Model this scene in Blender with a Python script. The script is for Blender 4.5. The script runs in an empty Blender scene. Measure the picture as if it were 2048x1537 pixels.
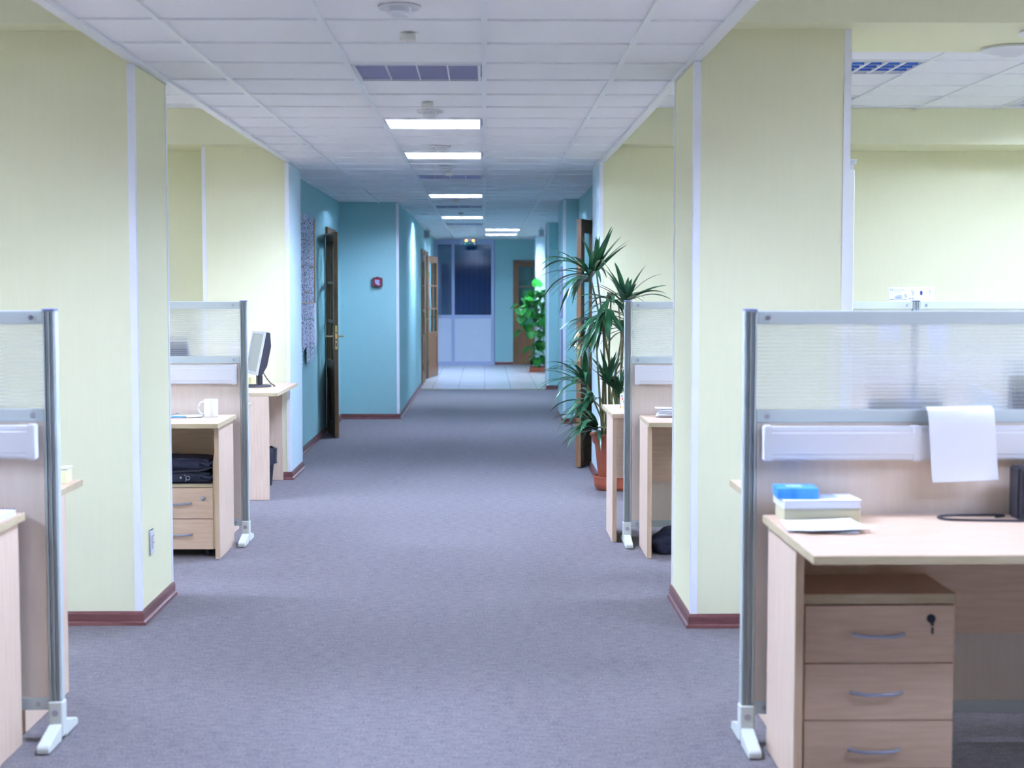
import bpy, bmesh, math, random
from mathutils import Vector, Matrix
random.seed(7)
C = bpy.context.scene.collection
PI = math.pi
H = 1.5          # eye height
# ------------------------------------------------------------------ materials
MATS = {}
def mat(name, col, rough=0.6, metal=0.0, spec=0.5, emis=None, estr=0.0):
    if name in MATS: return MATS[name]
    m = bpy.data.materials.new(name); m.use_nodes = True
    b = m.node_tree.nodes['Principled BSDF']
    b.inputs['Base Color'].default_value = (*col, 1)
    b.inputs['Roughness'].default_value = rough
    b.inputs['Metallic'].default_value = metal
    b.inputs['Specular IOR Level'].default_value = spec
    if emis:
        b.inputs['Emission Color'].default_value = (*emis, 1)
        b.inputs['Emission Strength'].default_value = estr
    MATS[name] = m
    return m
def nodes(m): return m.node_tree.nodes, m.node_tree.links
def noise_col(name, c1, c2, scale=(1, 1, 1), nscale=8, rough=0.6, detail=3, bump=0.0, lo=0.35, hi=0.65, spec=0.4):
    """two-tone noise in object space, stretched by scale"""
    m = mat(name, c1, rough, spec=spec); n, l = nodes(m); b = n['Principled BSDF']
    tc = n.new('ShaderNodeTexCoord'); mp = n.new('ShaderNodeMapping'); mp.inputs['Scale'].default_value = scale
    nz = n.new('ShaderNodeTexNoise'); nz.inputs['Scale'].default_value = nscale; nz.inputs['Detail'].default_value = detail
    cr = n.new('ShaderNodeValToRGB')
    cr.color_ramp.elements[0].position = lo; cr.color_ramp.elements[0].color = (*c1, 1)
    cr.color_ramp.elements[1].position = hi; cr.color_ramp.elements[1].color = (*c2, 1)
    l.new(tc.outputs['Object'], mp.inputs['Vector']); l.new(mp.outputs['Vector'], nz.inputs['Vector'])
    l.new(nz.outputs['Fac'], cr.inputs['Fac']); l.new(cr.outputs['Color'], b.inputs['Base Color'])
    if bump:
        bp = n.new('ShaderNodeBump'); bp.inputs['Strength'].default_value = bump; bp.inputs['Distance'].default_value = 0.003
        l.new(nz.outputs['Fac'], bp.inputs['Height']); l.new(bp.outputs['Normal'], b.inputs['Normal'])
    return m
def wallpaper(name, c1, c2):
    m = mat(name, c1, 0.75, spec=0.25); n, l = nodes(m); b = n['Principled BSDF']
    tc = n.new('ShaderNodeTexCoord'); mp = n.new('ShaderNodeMapping'); mp.inputs['Scale'].default_value = (1, 1, 0.06)
    nz = n.new('ShaderNodeTexNoise'); nz.inputs['Scale'].default_value = 70; nz.inputs['Detail'].default_value = 2
    cr = n.new('ShaderNodeValToRGB')
    cr.color_ramp.elements[0].position = .35; cr.color_ramp.elements[0].color = (*c1, 1)
    cr.color_ramp.elements[1].position = .65; cr.color_ramp.elements[1].color = (*c2, 1)
    bp = n.new('ShaderNodeBump'); bp.inputs['Strength'].default_value = .15; bp.inputs['Distance'].default_value = .002
    l.new(tc.outputs['Object'], mp.inputs['Vector']); l.new(mp.outputs['Vector'], nz.inputs['Vector'])
    l.new(nz.outputs['Fac'], cr.inputs['Fac']); l.new(cr.outputs['Color'], b.inputs['Base Color'])
    l.new(nz.outputs['Fac'], bp.inputs['Height']); l.new(bp.outputs['Normal'], b.inputs['Normal'])
    return m
YEL = wallpaper('yellow_wallpaper', (0.79, 0.785, 0.535), (0.80, 0.795, 0.55))
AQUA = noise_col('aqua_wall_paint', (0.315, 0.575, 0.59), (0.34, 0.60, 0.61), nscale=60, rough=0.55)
AQUA_LIT = noise_col('lit_aqua_paint', (0.60, 0.78, 0.84), (0.63, 0.80, 0.86), nscale=60, rough=0.55)  # aqua lightened to paint in the light falling on these faces
def carpet_mat():
    m = mat('grey_loop_carpet', (.2, .19, .22), 0.95, spec=0.1); n, l = nodes(m); b = n['Principled BSDF']
    tc = n.new('ShaderNodeTexCoord')
    def nz(sc, det, s=(1, 1, 1)):
        mp = n.new('ShaderNodeMapping'); mp.inputs['Scale'].default_value = s
        x = n.new('ShaderNodeTexNoise'); x.inputs['Scale'].default_value = sc; x.inputs['Detail'].default_value = det
        l.new(tc.outputs['Object'], mp.inputs['Vector']); l.new(mp.outputs['Vector'], x.inputs['Vector']); return x
    a = nz(230, 2, (.5, 1, 1)); c = nz(60, 5, (.3, 1, 1)); d = nz(1.3, 2)
    r1 = n.new('ShaderNodeValToRGB'); e = r1.color_ramp.elements
    e[0].position = .32; e[0].color = (.075, .074, .098, 1); e[1].position = .70; e[1].color = (.32, .285, .26, 1)
    x = e.new(.5); x.color = (.172, .157, .169, 1)
    r2 = n.new('ShaderNodeValToRGB'); e = r2.color_ramp.elements
    e[0].position = .35; e[0].color = (.102, .10, .119, 1); e[1].position = .65; e[1].color = (.248, .225, .223, 1)
    mx = n.new('ShaderNodeMix'); mx.data_type = 'RGBA'; mx.inputs[0].default_value = .4
    l.new(a.outputs['Fac'], r1.inputs['Fac']); l.new(c.outputs['Fac'], r2.inputs['Fac'])
    l.new(r1.outputs['Color'], mx.inputs[6]); l.new(r2.outputs['Color'], mx.inputs[7])
    l.new(mx.outputs[2], b.inputs['Base Color'])
    bp = n.new('ShaderNodeBump'); bp.inputs['Strength'].default_value = .5; bp.inputs['Distance'].default_value = .004
    l.new(a.outputs['Fac'], bp.inputs['Height']); l.new(bp.outputs['Normal'], b.inputs['Normal'])
    return m
CARPET = carpet_mat()
def tilefloor_mat():
    m = mat('pale_floor_tile', (.8, .8, .8), 0.18, spec=.5); n, l = nodes(m); b = n['Principled BSDF']
    tc = n.new('ShaderNodeTexCoord'); br = n.new('ShaderNodeTexBrick')
    br.offset = 0; br.inputs['Scale'].default_value = 1; br.inputs['Brick Width'].default_value = .4; br.inputs['Row Height'].default_value = .4
    br.inputs['Mortar Size'].default_value = .006; br.inputs['Color1'].default_value = (.74, .74, .72, 1); br.inputs['Color2'].default_value = (.70, .71, .70, 1)
    br.inputs['Mortar'].default_value = (.42, .45, .5, 1)
    l.new(tc.outputs['Object'], br.inputs['Vector']); l.new(br.outputs['Color'], b.inputs['Base Color'])
    return m
TILEF = tilefloor_mat()
TILEC = noise_col('ceiling_tile_white', (0.87, 0.885, 0.92), (0.935, 0.945, 0.97), nscale=140, rough=0.85, detail=2, lo=.28, hi=.42, spec=.2)
TEE = mat('white_ceiling_tee', (.90, .93, .95), .35)
WHITE = mat('white_plastic', (.74, .75, .78), .4)
TRIMW = mat('white_corner_trim', (.86, .88, .92), .3)
BASEB = noise_col('brown_baseboard', (.12, .045, .045), (.17, .07, .065), (1, 1, 6), 12, .3)
WOODX = noise_col('beech_laminate_along', (.66, .465, .325), (.73, .53, .39), (1.2, 14, 14), 5, .38, bump=0)
WOODZ = noise_col('beech_laminate_upright', (.70, .535, .405), (.76, .595, .465), (16, 16, 1), 5, .42)
WOODY = noise_col('beech_laminate_across', (.68, .495, .375), (.75, .57, .45), (14, 1.2, 14), 5, .38)
EDGE = noise_col('beech_edge_band', (.50, .41, .25), (.56, .46, .30), (2, 2, 14), 6, .5)
EDGEP = noise_col('beech_edge_upright', (.60, .42, .27), (.66, .48, .33), (14, 14, 1), 6, .5)
PANEL = noise_col('beige_divider_board', (.75, .645, .55), (.785, .68, .585), (10, 10, 1), 6, .6)
ALU = mat('grey_aluminium', (.58, .65, .65), .38, .1)
ALUD = mat('grey_aluminium_groove', (.47, .54, .56), .4, .1)
CAPB = mat('blue_plastic_cap', (.12, .16, .38), .4)
FOOTM = mat('pale_grey_foot', (.70, .75, .70), .45)
STEEL = mat('brushed_steel', (.45, .47, .55), .3, .9)
HANDLE = mat('dark_silver_handle', (.42, .45, .58), .3, .6)
DARK = mat('black_plastic', (.018, .019, .03), .45)
NAVY = noise_col('dark_navy_cloth', (.012, .014, .03), (.022, .025, .05), nscale=60, rough=.85, bump=.3)
LINER = mat('black_bin_liner', (.02, .02, .035), .28)
PAPER = mat('white_paper', (.76, .78, .84), .7)
CREAM = mat('cream_card', (.60, .55, .36), .7)
MEMO = mat('yellow_memo_paper', (.83, .83, .50), .7)
BLUEBOX = noise_col('bright_blue_card', (.03, .27, .78), (.10, .42, .88), nscale=20, rough=.35)
BROWN = noise_col('brown_door_veneer', (.15, .07, .028), (.205, .098, .04), (14, 14, 1), 5, .4)
BRASS = mat('polished_brass', (.75, .58, .26), .25, .9)
CERAM = mat('white_ceramic', (.86, .88, .92), .15)
TERRA = noise_col('terracotta_plastic', (.33, .08, .042), (.39, .105, .055), nscale=10, rough=.45)
SOIL = noise_col('potting_soil', (.03, .02, .015), (.07, .05, .035), nscale=60, rough=.95, bump=1)
RED = mat('red_alarm_plastic', (.17, .014, .03), .4)
GREEN = mat('green_sign_face', (.0, .22, .20), .4)
def leafmat(name, c1, c2, rough=.35):
    return noise_col(name, c1, c2, nscale=9, rough=rough, spec=.5)
LEAF = leafmat('dracaena_leaf_green', (.012, .06, .03), (.024, .115, .04), .3)
LEAF2 = leafmat('vine_leaf_green', (.01, .12, .02), (.03, .32, .03), .35)
STEM = noise_col('plant_stem', (.16, .13, .06), (.10, .14, .05), (6, 6, 1), 10, .7)
SCREEN = mat('monitor_screen_off', (.30, .34, .36), .25)
SILVER = mat('silver_bezel', (.62, .65, .72), .35, .3)
def blinds_mat(name, c1, c2, axis, freq):
    m = mat(name, c1, .6); n, l = nodes(m); b = n['Principled BSDF']
    tc = n.new('ShaderNodeTexCoord'); w = n.new('ShaderNodeTexWave'); w.bands_direction = axis; w.inputs['Scale'].default_value = freq
    cr = n.new('ShaderNodeValToRGB'); cr.color_ramp.elements[0].color = (*c1, 1); cr.color_ramp.elements[1].color = (*c2, 1)
    l.new(tc.outputs['Object'], w.inputs['Vector']); l.new(w.outputs['Fac'], cr.inputs['Fac']); l.new(cr.outputs['Color'], b.inputs['Base Color'])
    return m
BLINDL = blinds_mat('blue_blind_cloth', (.34, .42, .90), (.42, .50, .95), 'Z', 12)
BLINDR = blinds_mat('navy_blind_cloth', (.045, .08, .27), (.07, .11, .34), 'X', 3)
def glass_mat():
    m = mat('clear_door_glass', (.9, .95, .95), .05); n, l = nodes(m)
    out = n['Material Output']; tr = n.new('ShaderNodeBsdfTransparent'); tr.inputs['Color'].default_value = (.82, .90, .90, 1)
    gl = n.new('ShaderNodeBsdfGlossy'); gl.inputs['Roughness'].default_value = .05
    mx = n.new('ShaderNodeMixShader'); mx.inputs[0].default_value = .12
    l.new(tr.outputs[0], mx.inputs[1]); l.new(gl.outputs[0], mx.inputs[2]); l.new(mx.outputs[0], out.inputs['Surface'])
    return m
GLASS = glass_mat()
def ribbed_mat():
    """twin-wall sheet with horizontal ribs: what stands behind is smeared up and down"""
    m = mat('ribbed_clear_sheet', (.9, .95, .95), .1); n, l = nodes(m); out = n['Material Output']
    tc = n.new('ShaderNodeTexCoord'); w = n.new('ShaderNodeTexWave'); w.bands_direction = 'Z'; w.wave_profile = 'SIN'
    w.inputs['Scale'].default_value = 2 * PI / (20 * .0125)
    bp = n.new('ShaderNodeBump'); bp.inputs['Strength'].default_value = 1.0; bp.inputs['Distance'].default_value = .006
    l.new(tc.outputs['Object'], w.inputs['Vector']); l.new(w.outputs['Fac'], bp.inputs['Height'])
    rf = n.new('ShaderNodeBsdfRefraction'); rf.inputs['IOR'].default_value = 1.12; rf.inputs['Roughness'].default_value = .12; rf.inputs['Color'].default_value = (.97, .99, 1, 1)
    l.new(bp.outputs['Normal'], rf.inputs['Normal'])
    tr = n.new('ShaderNodeBsdfTransparent'); tr.inputs['Color'].default_value = (.98, .99, 1, 1)
    df = n.new('ShaderNodeBsdfTranslucent'); df.inputs['Color'].default_value = (.88, .90, .94, 1)
    d2 = n.new('ShaderNodeBsdfDiffuse'); d2.inputs['Color'].default_value = (.84, .87, .93, 1)
    a = n.new('ShaderNodeMixShader'); a.inputs[0].default_value = .62
    b = n.new('ShaderNodeMixShader'); b.inputs[0].default_value = .5
    c = n.new('ShaderNodeMixShader')
    mr = n.new('ShaderNodeMapRange'); mr.inputs['To Min'].default_value = .08; mr.inputs['To Max'].default_value = .24
    l.new(w.outputs['Fac'], mr.inputs['Value']); l.new(mr.outputs['Result'], c.inputs[0])
    l.new(tr.outputs[0], a.inputs[1]); l.new(rf.outputs[0], a.inputs[2])
    l.new(df.outputs[0], b.inputs[1]); l.new(d2.outputs[0], b.inputs[2])
    l.new(a.outputs[0], c.inputs[1]); l.new(b.outputs[0], c.inputs[2]); l.new(c.outputs[0], out.inputs['Surface'])
    return m
RIBBED = ribbed_mat()
def printed_mat():
    m = mat('printed_sheet', (.8, .8, .9), .7); n, l = nodes(m); b = n['Principled BSDF']
    tc = n.new('ShaderNodeTexCoord'); v = n.new('ShaderNodeTexBrick')
    oi = n.new('ShaderNodeObjectInfo'); mp = n.new('ShaderNodeMapping'); ad = n.new('ShaderNodeCombineXYZ')
    l.new(oi.outputs['Random'], ad.inputs['Y']); l.new(oi.outputs['Random'], ad.inputs['Z'])
    l.new(tc.outputs['Object'], mp.inputs['Vector']); l.new(ad.outputs[0], mp.inputs['Location'])
    mp.inputs['Rotation'].default_value = (PI / 2, 0, PI / 2)
    nz = n.new('ShaderNodeTexNoise'); nz.inputs['Scale'].default_value = 24; nz.inputs['Detail'].default_value = 1
    mp2 = n.new('ShaderNodeMapping'); mp2.inputs['Scale'].default_value = (1, .6, 2.2)
    l.new(tc.outputs['Object'], mp2.inputs['Vector']); l.new(ad.outputs[0], mp2.inputs['Location']); l.new(mp2.outputs[0], nz.inputs['Vector'])
    cr = n.new('ShaderNodeValToRGB'); cr.color_ramp.interpolation = 'CONSTANT'
    e = cr.color_ramp.elements; e[0].color = (.07, .09, .17, 1); e[0].position = 0; e[1].position = .40; e[1].color = (.42, .44, .58, 1)
    x = e.new(.47); x.color = (.72, .74, .88, 1)
    l.new(nz.outputs['Fac'], cr.inputs['Fac']); l.new(cr.outputs['Color'], b.inputs['Base Color'])
    return m
PRINTED = printed_mat()
LAMPCOL = (0.57, 0.69, 1.0)
TUBE_ON = mat('lit_fluorescent_tube', (.9, .9, .9), .4, emis=LAMPCOL, estr=200.0)
TUBE_ON_BAY = mat('lit_fluorescent_tube_bay', (.9, .9, .9), .4, emis=(.60, .70, 1.0), estr=155.0)
TUBE_OFF = mat('unlit_fluorescent_tube', (.70, .72, .80), .3)
LOUV = mat('white_louvre_metal', (.82, .84, .9), .35)
LOUVD = mat('violet_grey_louvre_metal', (.52, .54, .76), .35, .2)
LOUVB = mat('blue_glow_louvre', (.10, .24, .78), .3, .5)  # blue glow of reflected light is put into the blade colour
AMBER = mat('amber_indicator_lamp', (1, .5, .1), .4, emis=(1, .36, .05), estr=2.2)
# ------------------------------------------------------------------ mesh builder
class MB:
    def __init__(self): self.bm = bmesh.new()
    def _merge(self, b):
        me = bpy.data.meshes.new('tmp'); b.to_mesh(me); b.free(); self.bm.from_mesh(me); bpy.data.meshes.remove(me); return self
    def box(self, x0, x1, y0, y1, z0, z1, bev=0.0, seg=1, rot=None, piv=None):
        b = bmesh.new(); bmesh.ops.create_cube(b, size=1)
        for v in b.verts:
            v.co = Vector(((x0 + x1) / 2 + v.co.x * (x1 - x0), (y0 + y1) / 2 + v.co.y * (y1 - y0), (z0 + z1) / 2 + v.co.z * (z1 - z0)))
        if bev: bmesh.ops.bevel(b, geom=list(b.edges), offset=bev, segments=seg, affect='EDGES', clamp_overlap=True)
        if rot is not None:
            p = Vector(piv) if piv else Vector(((x0 + x1) / 2, (y0 + y1) / 2, (z0 + z1) / 2))
            bmesh.ops.transform(b, matrix=Matrix.Translation(p) @ rot.to_4x4() @ Matrix.Translation(-p), verts=list(b.verts))
        return self._merge(b)
    def prism(self, pts, axis, a0, a1, bev=0.0):
        """closed 2D outline extruded along axis: X -> pts are (y,z), Y -> (x,z), Z -> (x,y)"""
        b = bmesh.new()
        def mk(p, a): return {'X': (a, p[0], p[1]), 'Y': (p[0], a, p[1]), 'Z': (p[0], p[1], a)}[axis]
        A = [b.verts.new(mk(p, a0)) for p in pts]; B = [b.verts.new(mk(p, a1)) for p in pts]
        b.faces.new(A); b.faces.new(B[::-1]); n = len(pts)
        for i in range(n): b.faces.new((A[(i + 1) % n], A[i], B[i], B[(i + 1) % n]))
        bmesh.ops.recalc_face_normals(b, faces=list(b.faces))
        if bev: bmesh.ops.bevel(b, geom=list(b.edges), offset=bev, segments=1, affect='EDGES', clamp_overlap=True)
        return self._merge(b)
    def lathe(self, prof, c=(0, 0, 0), seg=28, axis='Z', closed=False):
        b = bmesh.new(); rings = []
        for r, h in prof:
            ring = []
            for i in range(seg):
                a = 2 * PI * i / seg; x, y = r * math.cos(a), r * math.sin(a)
                p = (x, y, h) if axis == 'Z' else ((x, h, y) if axis == 'Y' else (h, x, y))
                ring.append(b.verts.new(Vector(p) + Vector(c)))
            rings.append(ring)
        for j in range(len(rings) - 1):
            for i in range(seg):
                b.faces.new((rings[j][i], rings[j][(i + 1) % seg], rings[j + 1][(i + 1) % seg], rings[j + 1][i]))
        if not closed:
            b.faces.new(rings[0][::-1]); b.faces.new(rings[-1])
        bmesh.ops.remove_doubles(b, verts=list(b.verts), dist=1e-6)
        bmesh.ops.recalc_face_normals(b, faces=list(b.faces))
        return self._merge(b)
    def tube(self, pts, r, seg=8, taper=None):
        b = bmesh.new(); P = [Vector(p) for p in pts]; rings = []; n = len(P)
        up = Vector((0, 0, 1))
        for i, p in enumerate(P):
            t = (P[min(i + 1, n - 1)] - P[max(i - 1, 0)]).normalized()
            s = t.cross(up)
            if s.length < 1e-3: s = t.cross(Vector((1, 0, 0)))
            s.normalize(); w = s.cross(t).normalized()
            rr = r if taper is None else r + (taper - r) * i / (n - 1)
            rings.append([b.verts.new(p + (s * math.cos(2 * PI * k / seg) + w * math.sin(2 * PI * k / seg)) * rr) for k in range(seg)])
        for j in range(n - 1):
            for k in range(seg):
                b.faces.new((rings[j][k], rings[j][(k + 1) % seg], rings[j + 1][(k + 1) % seg], rings[j + 1][k]))
        b.faces.new(rings[0][::-1]); b.faces.new(rings[-1])
        bmesh.ops.recalc_face_normals(b, faces=list(b.faces))
        return self._merge(b)
    def quad(self, pts):
        self.bm.faces.new([self.bm.verts.new(p) for p in pts]); return self
    def build(self, name, m, parent=None, smooth=False, loc=None, rotz=0, label=None):
        me = bpy.data.meshes.new(name); self.bm.to_mesh(me); self.bm.free()
        ms = m if isinstance(m, (list, tuple)) else [m]
        for x in ms: me.materials.append(x)
        if smooth:
            for p in me.polygons: p.use_smooth = True
            try: me.set_sharp_from_angle(angle=math.radians(38))
            except Exception: pass
        o = bpy.data.objects.new(name, me); C.objects.link(o)
        if parent: o.parent = parent
        if loc: o.location = loc
        if rotz: o.rotation_euler.z = rotz
        if label: o['label'] = label
        return o
def tag(o, label, cat, group=None, kind='thing'):
    o['label'] = label; o['category'] = cat; o['kind'] = kind
    if group: o['group'] = group
    return o
def thing(name, label, cat, loc=(0, 0, 0), rotz=0, group=None, kind='thing'):
    o = bpy.data.objects.new(name, None); C.objects.link(o); o.empty_display_size = .1
    o.location = loc; o.rotation_euler = (0, 0, rotz)
    return tag(o, label, cat, group, kind)
def struct(name, mb, m, smooth=False, parent=None):
    o = mb.build(name, m, parent, smooth)
    if parent is None: o['kind'] = 'structure'
    return o
def dup(root, loc, label=None, group=None, rotz=None):
    r = root.copy(); C.objects.link(r); r.location = loc
    if rotz is not None: r.rotation_euler.z = rotz
    if label: r['label'] = label
    if group: r['group'] = group
    for ch in list(root.children):
        c = ch.copy(); C.objects.link(c); c.parent = r
        for g in list(ch.children):
            d = g.copy(); C.objects.link(d); d.parent = c
    return r
def R(ax, deg): return Matrix.Rotation(math.radians(deg), 3, ax)

# ------------------------------------------------------------------ the room
Zc, Zb = 2.50, 2.88              # corridor ceiling, bay ceiling
YT, YE = 22.6, 30.0
struct('floor', MB().box(-6, 6, -15.1, YT, -.1, 0), CARPET)
struct('floor_hall', MB().box(-1.6, 5, YT, YE + .6, -.1, 0.0), TILEF)
struct('trim_threshold', MB().box(-.985, .93, YT - .02, YT + .02, 0, .006, .002), BRASS)
GX = .608; GY = .534; GY0 = 5.68
def grid_ceiling(name, xs, y0, y1, ylines, z, skip, edge_m=TILEC):
    """tiles between the tees, leaving the cells in skip open for lamps; cells are (column, row)"""
    t = MB(); k = MB()
    ys = [y for y in ylines if y0 < y < y1]
    ys = [y0] + ys + [y1]
    for i in range(len(xs) - 1):
        for j in range(len(ys) - 1):
            cx, cy = (xs[i] + xs[i + 1]) / 2, (ys[j] + ys[j + 1]) / 2
            if any(abs(cx - a) < .2 and abs(cy - b) < .2 for a, b in skip): continue
            t.quad([(xs[i], ys[j], z + .010), (xs[i], ys[j + 1], z + .010), (xs[i + 1], ys[j + 1], z + .010), (xs[i + 1], ys[j], z + .010)])
    for x in xs[1:-1]: k.box(x - .012, x + .012, y0, y1, z, z + .02)
    for i in range(len(xs) - 1):
        for y in ys[1:-1]: k.box(xs[i] + .0125, xs[i + 1] - .0125, y - .006, y + .006, z + .0015, z + .02)
    c = struct(name, t, TILEC)
    k.build('ceiling_tees', TEE, c)
    return c
CX0, CX1 = -1.53, .92
rowY = lambda n: GY0 + GY * n
# corridor lamps: (column centre x, row, lit)
COR = [(-.304, 2, False), (-.304, 6, True), (-.304, 10, True), (-.304, 14, False), (-.304, 19, True), (-.304, 23, False), (-.304, 28, True), (-.304, 32, False), (.304, 36, True), (.304, 40, True),
       (-.304, -2, True)]
corlamps = [(x, rowY(n) + GY / 2, on) for x, n, on in COR]
ylines = [rowY(n) for n in range(-39, 46)]
grid_ceiling('ceiling', [CX0, -2 * GX, -GX, 0, GX, CX1], -15, 12.55, ylines, Zc, [(x, y) for x, y, _ in corlamps])
grid_ceiling('ceiling_passage', [-1.67, -2 * GX, -GX, 0, GX, 1.25], 12.55, YT, ylines, Zc, [(x, y) for x, y, _ in corlamps])
grid_ceiling('ceiling_hall', [-1.6, -2 * GX, -GX, 0, GX, 2 * GX, 3 * GX, 5], YT, YE + .6, ylines, Zc, [(x, y) for x, y, _ in corlamps])
# bays
BX = .605; BYP = .56; BY0 = 9.13
bl = [BY0 + BYP * n for n in range(-44, 6)]
BAYL = []     # bay lamps (x, y); lit ones are added out of view to brighten the bays
rx = [2.70 + BX * k for k in range(-3, 5)]     # column lines on the side of the two open bays
def bcell(k, n): return (2.70 + BX * (k + .5), BY0 + BYP * (n + .5))
right_cells = [(-1, 0), (-1, 3), (2, 3), (2, 1), (3, 2), (2, -2), (0, -3), (2, -4), (1, -8), (3, -8), (1, -11), (3, -11), (0, -13)]
for k, n in right_cells: BAYL.append((*bcell(k, n), 'r', n, k))
lx0 = -3.32
def lcell(k, n): return (lx0 - BX * (k + .5), BY0 + BYP * (n + .5))
left_cells = [(0, 0), (2, 0), (0, -3), (2, -3), (1, -8), (3, -8), (1, -11), (3, -11), (0, -13)]
for k, n in left_cells: BAYL.append((*lcell(k, n), 'l', n, k))
grid_ceiling('ceiling_bay_right', [CX1 + .02, 1.49] + [2.70 + BX * k for k in range(-1, 5)] + [5.5], -15, 12.5, bl, Zb, [(a[0], a[1]) for a in BAYL if a[2] == 'r'])
grid_ceiling('ceiling_bay_left', [-5.5] + sorted([lx0 - BX * k for k in range(-2, 4)]) + [CX0 - .02], -15, 12.5, bl, Zb, [(a[0], a[1]) for a in BAYL if a[2] == 'l'])
# fascia between the two ceiling levels, with a white angle along its foot
for s, x in (('left', CX0), ('right', CX1)):
    d = -1 if s == 'left' else 1
    a, b = sorted((x + d * .002, x + d * .02))
    struct('wall_fascia_' + s, MB().box(a, b, -15, 12.5, Zc + .012, Zb), TRIMW)
    a, b = sorted((x + d * .024, x - d * .022))
    struct('trim_fascia_' + s, MB().box(a, b, -15, 12.56, Zc - .008, Zc + .010, .002), TRIMW)
# beams across the bays
for s, x0, x1 in (('left', -5.5, -1.555), ('right', .945, 5.5)):
    dy = .09 if s == 'left' else 0
    struct('wall_beam_near_' + s, MB().box(x0, x1, 6.40 + dy, 7.19 + dy, 2.63, 3.0), YEL)
    struct('wall_beam_far_' + s, MB().box(x0, x1, 11.55 + dy, 12.55, 2.615, 3.0), YEL)
# outer walls
struct('wall_left', MB().box(-5.6, -5.5, -15.1, 12.6, 0, 3.0), YEL)
struct('wall_right', MB().box(5.5, 5.6, -15.1, 12.6, 0, 3.0), YEL)
struct('wall_back', MB().box(-5.6, 5.6, -15.1, -15, 0, 3.0), YEL)
struct('wall_bay_left', MB().box(-5.5, -2.2, 12.2, 12.4, 0, 2.63), YEL)
struct('wall_bay_right', MB().box(1.58, 5.5, 12.1, 12.4, 0, 2.63), YEL)
# pillars, each with white corner angles and a brown baseboard
def baseboard(name, pts, t=.016, h=.062):
    """runs along an open polyline in plan; the boards stand on the side to the left of travel"""
    m = MB()
    P = [Vector((*p, 0)) for p in pts]
    offs = []
    for i in range(len(P)):
        ns = []
        if i > 0: d = (P[i] - P[i - 1]).normalized(); ns.append(Vector((-d.y, d.x, 0)))
        if i < len(P) - 1: d = (P[i + 1] - P[i]).normalized(); ns.append(Vector((-d.y, d.x, 0)))
        offs.append(sum(ns, Vector()) if len(ns) == 1 or abs(ns[0].dot(ns[1])) < .5 else ns[0])
    prof = [(0.0005, 0), (t * 1.45, 0), (t * 1.3, .012), (t * .75, .018), (t * .75, h - .012), (t * .4, h), (0.0005, h)]
    b = bmesh.new(); rings = []
    for p, o in zip(P, offs): rings.append([b.verts.new(p + o * a + Vector((0, 0, z))) for a, z in prof])
    n = len(prof)
    for j in range(len(rings) - 1):
        for k in range(n): b.faces.new((rings[j][k], rings[j][(k + 1) % n], rings[j + 1][(k + 1) % n], rings[j + 1][k]))
    b.faces.new(rings[0]); b.faces.new(rings[-1][::-1]); bmesh.ops.recalc_face_normals(b, faces=list(b.faces))
    m._merge(b)
    return struct(name, m, BASEB)
tcount = [0]
def corner_trim(x, y, sx, sy, z0, z1, w=.028):
    """L angle on an outside corner: the corner points toward (sx, sy)"""
    tcount[0] += 1; t = .003
    m = MB()
    a, b = sorted((x + sx * t, x - sx * w)); c, d = sorted((y, y + sy * t)); m.box(a, b, c, d, z0, z1)
    a, b = sorted((x, x + sx * t)); c, d = sorted((y, y - sy * w)); m.box(a, b, c, d, z0, z1)
    return struct('trim_%d' % tcount[0], m, TRIMW)
def pillar(name, x0, x1, y0, y1, ztop_in, inner):
    top = 2.63 if 'near' in name else 2.615
    xi = x1 if inner > 0 else x0
    m = MB().box(x0, x1, y0, y1, 0, Zc - .010)
    m2 = MB()
    b0, b1 = (x0, CX0 - .026) if inner > 0 else (CX1 + .026, x1)
    m.box(b0, b1, y0, y1, Zc - .010, top)
    o = struct(name, m, YEL)
    return o
pillar('wall_pillar_near_left', -2.22, -1.54, 6.68, 7.36, 0, 1)
pillar('wall_pillar_near_right', .915, 1.595, 6.575, 7.25, 0, -1)
for (x, y, sx, sy) in ((-1.54, 6.68, 1, -1), (-1.54, 7.36, 1, 1)): corner_trim(x, y, sx, sy, .06, Zc - .010)
for (x, y, sx, sy) in ((.915, 6.575, -1, -1), (.915, 7.25, -1, 1)): corner_trim(x, y, sx, sy, .06, Zc - .010)
corner_trim(1.595, 6.575, 1, -1, .06, 2.63)
baseboard('baseboard_pillar_near_left', [(-1.54, 7.37), (-1.54, 6.68), (-2.22, 6.68)][::-1][::-1] if False else [(-2.22, 6.68), (-1.54, 6.68), (-1.54, 7.36)][::-1])
baseboard('baseboard_pillar_near_right', [(.915, 7.25), (.915, 6.575), (1.595, 6.575)][::-1][::-1] if False else [(1.595, 6.575), (.915, 6.575), (.915, 7.25)])
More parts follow.
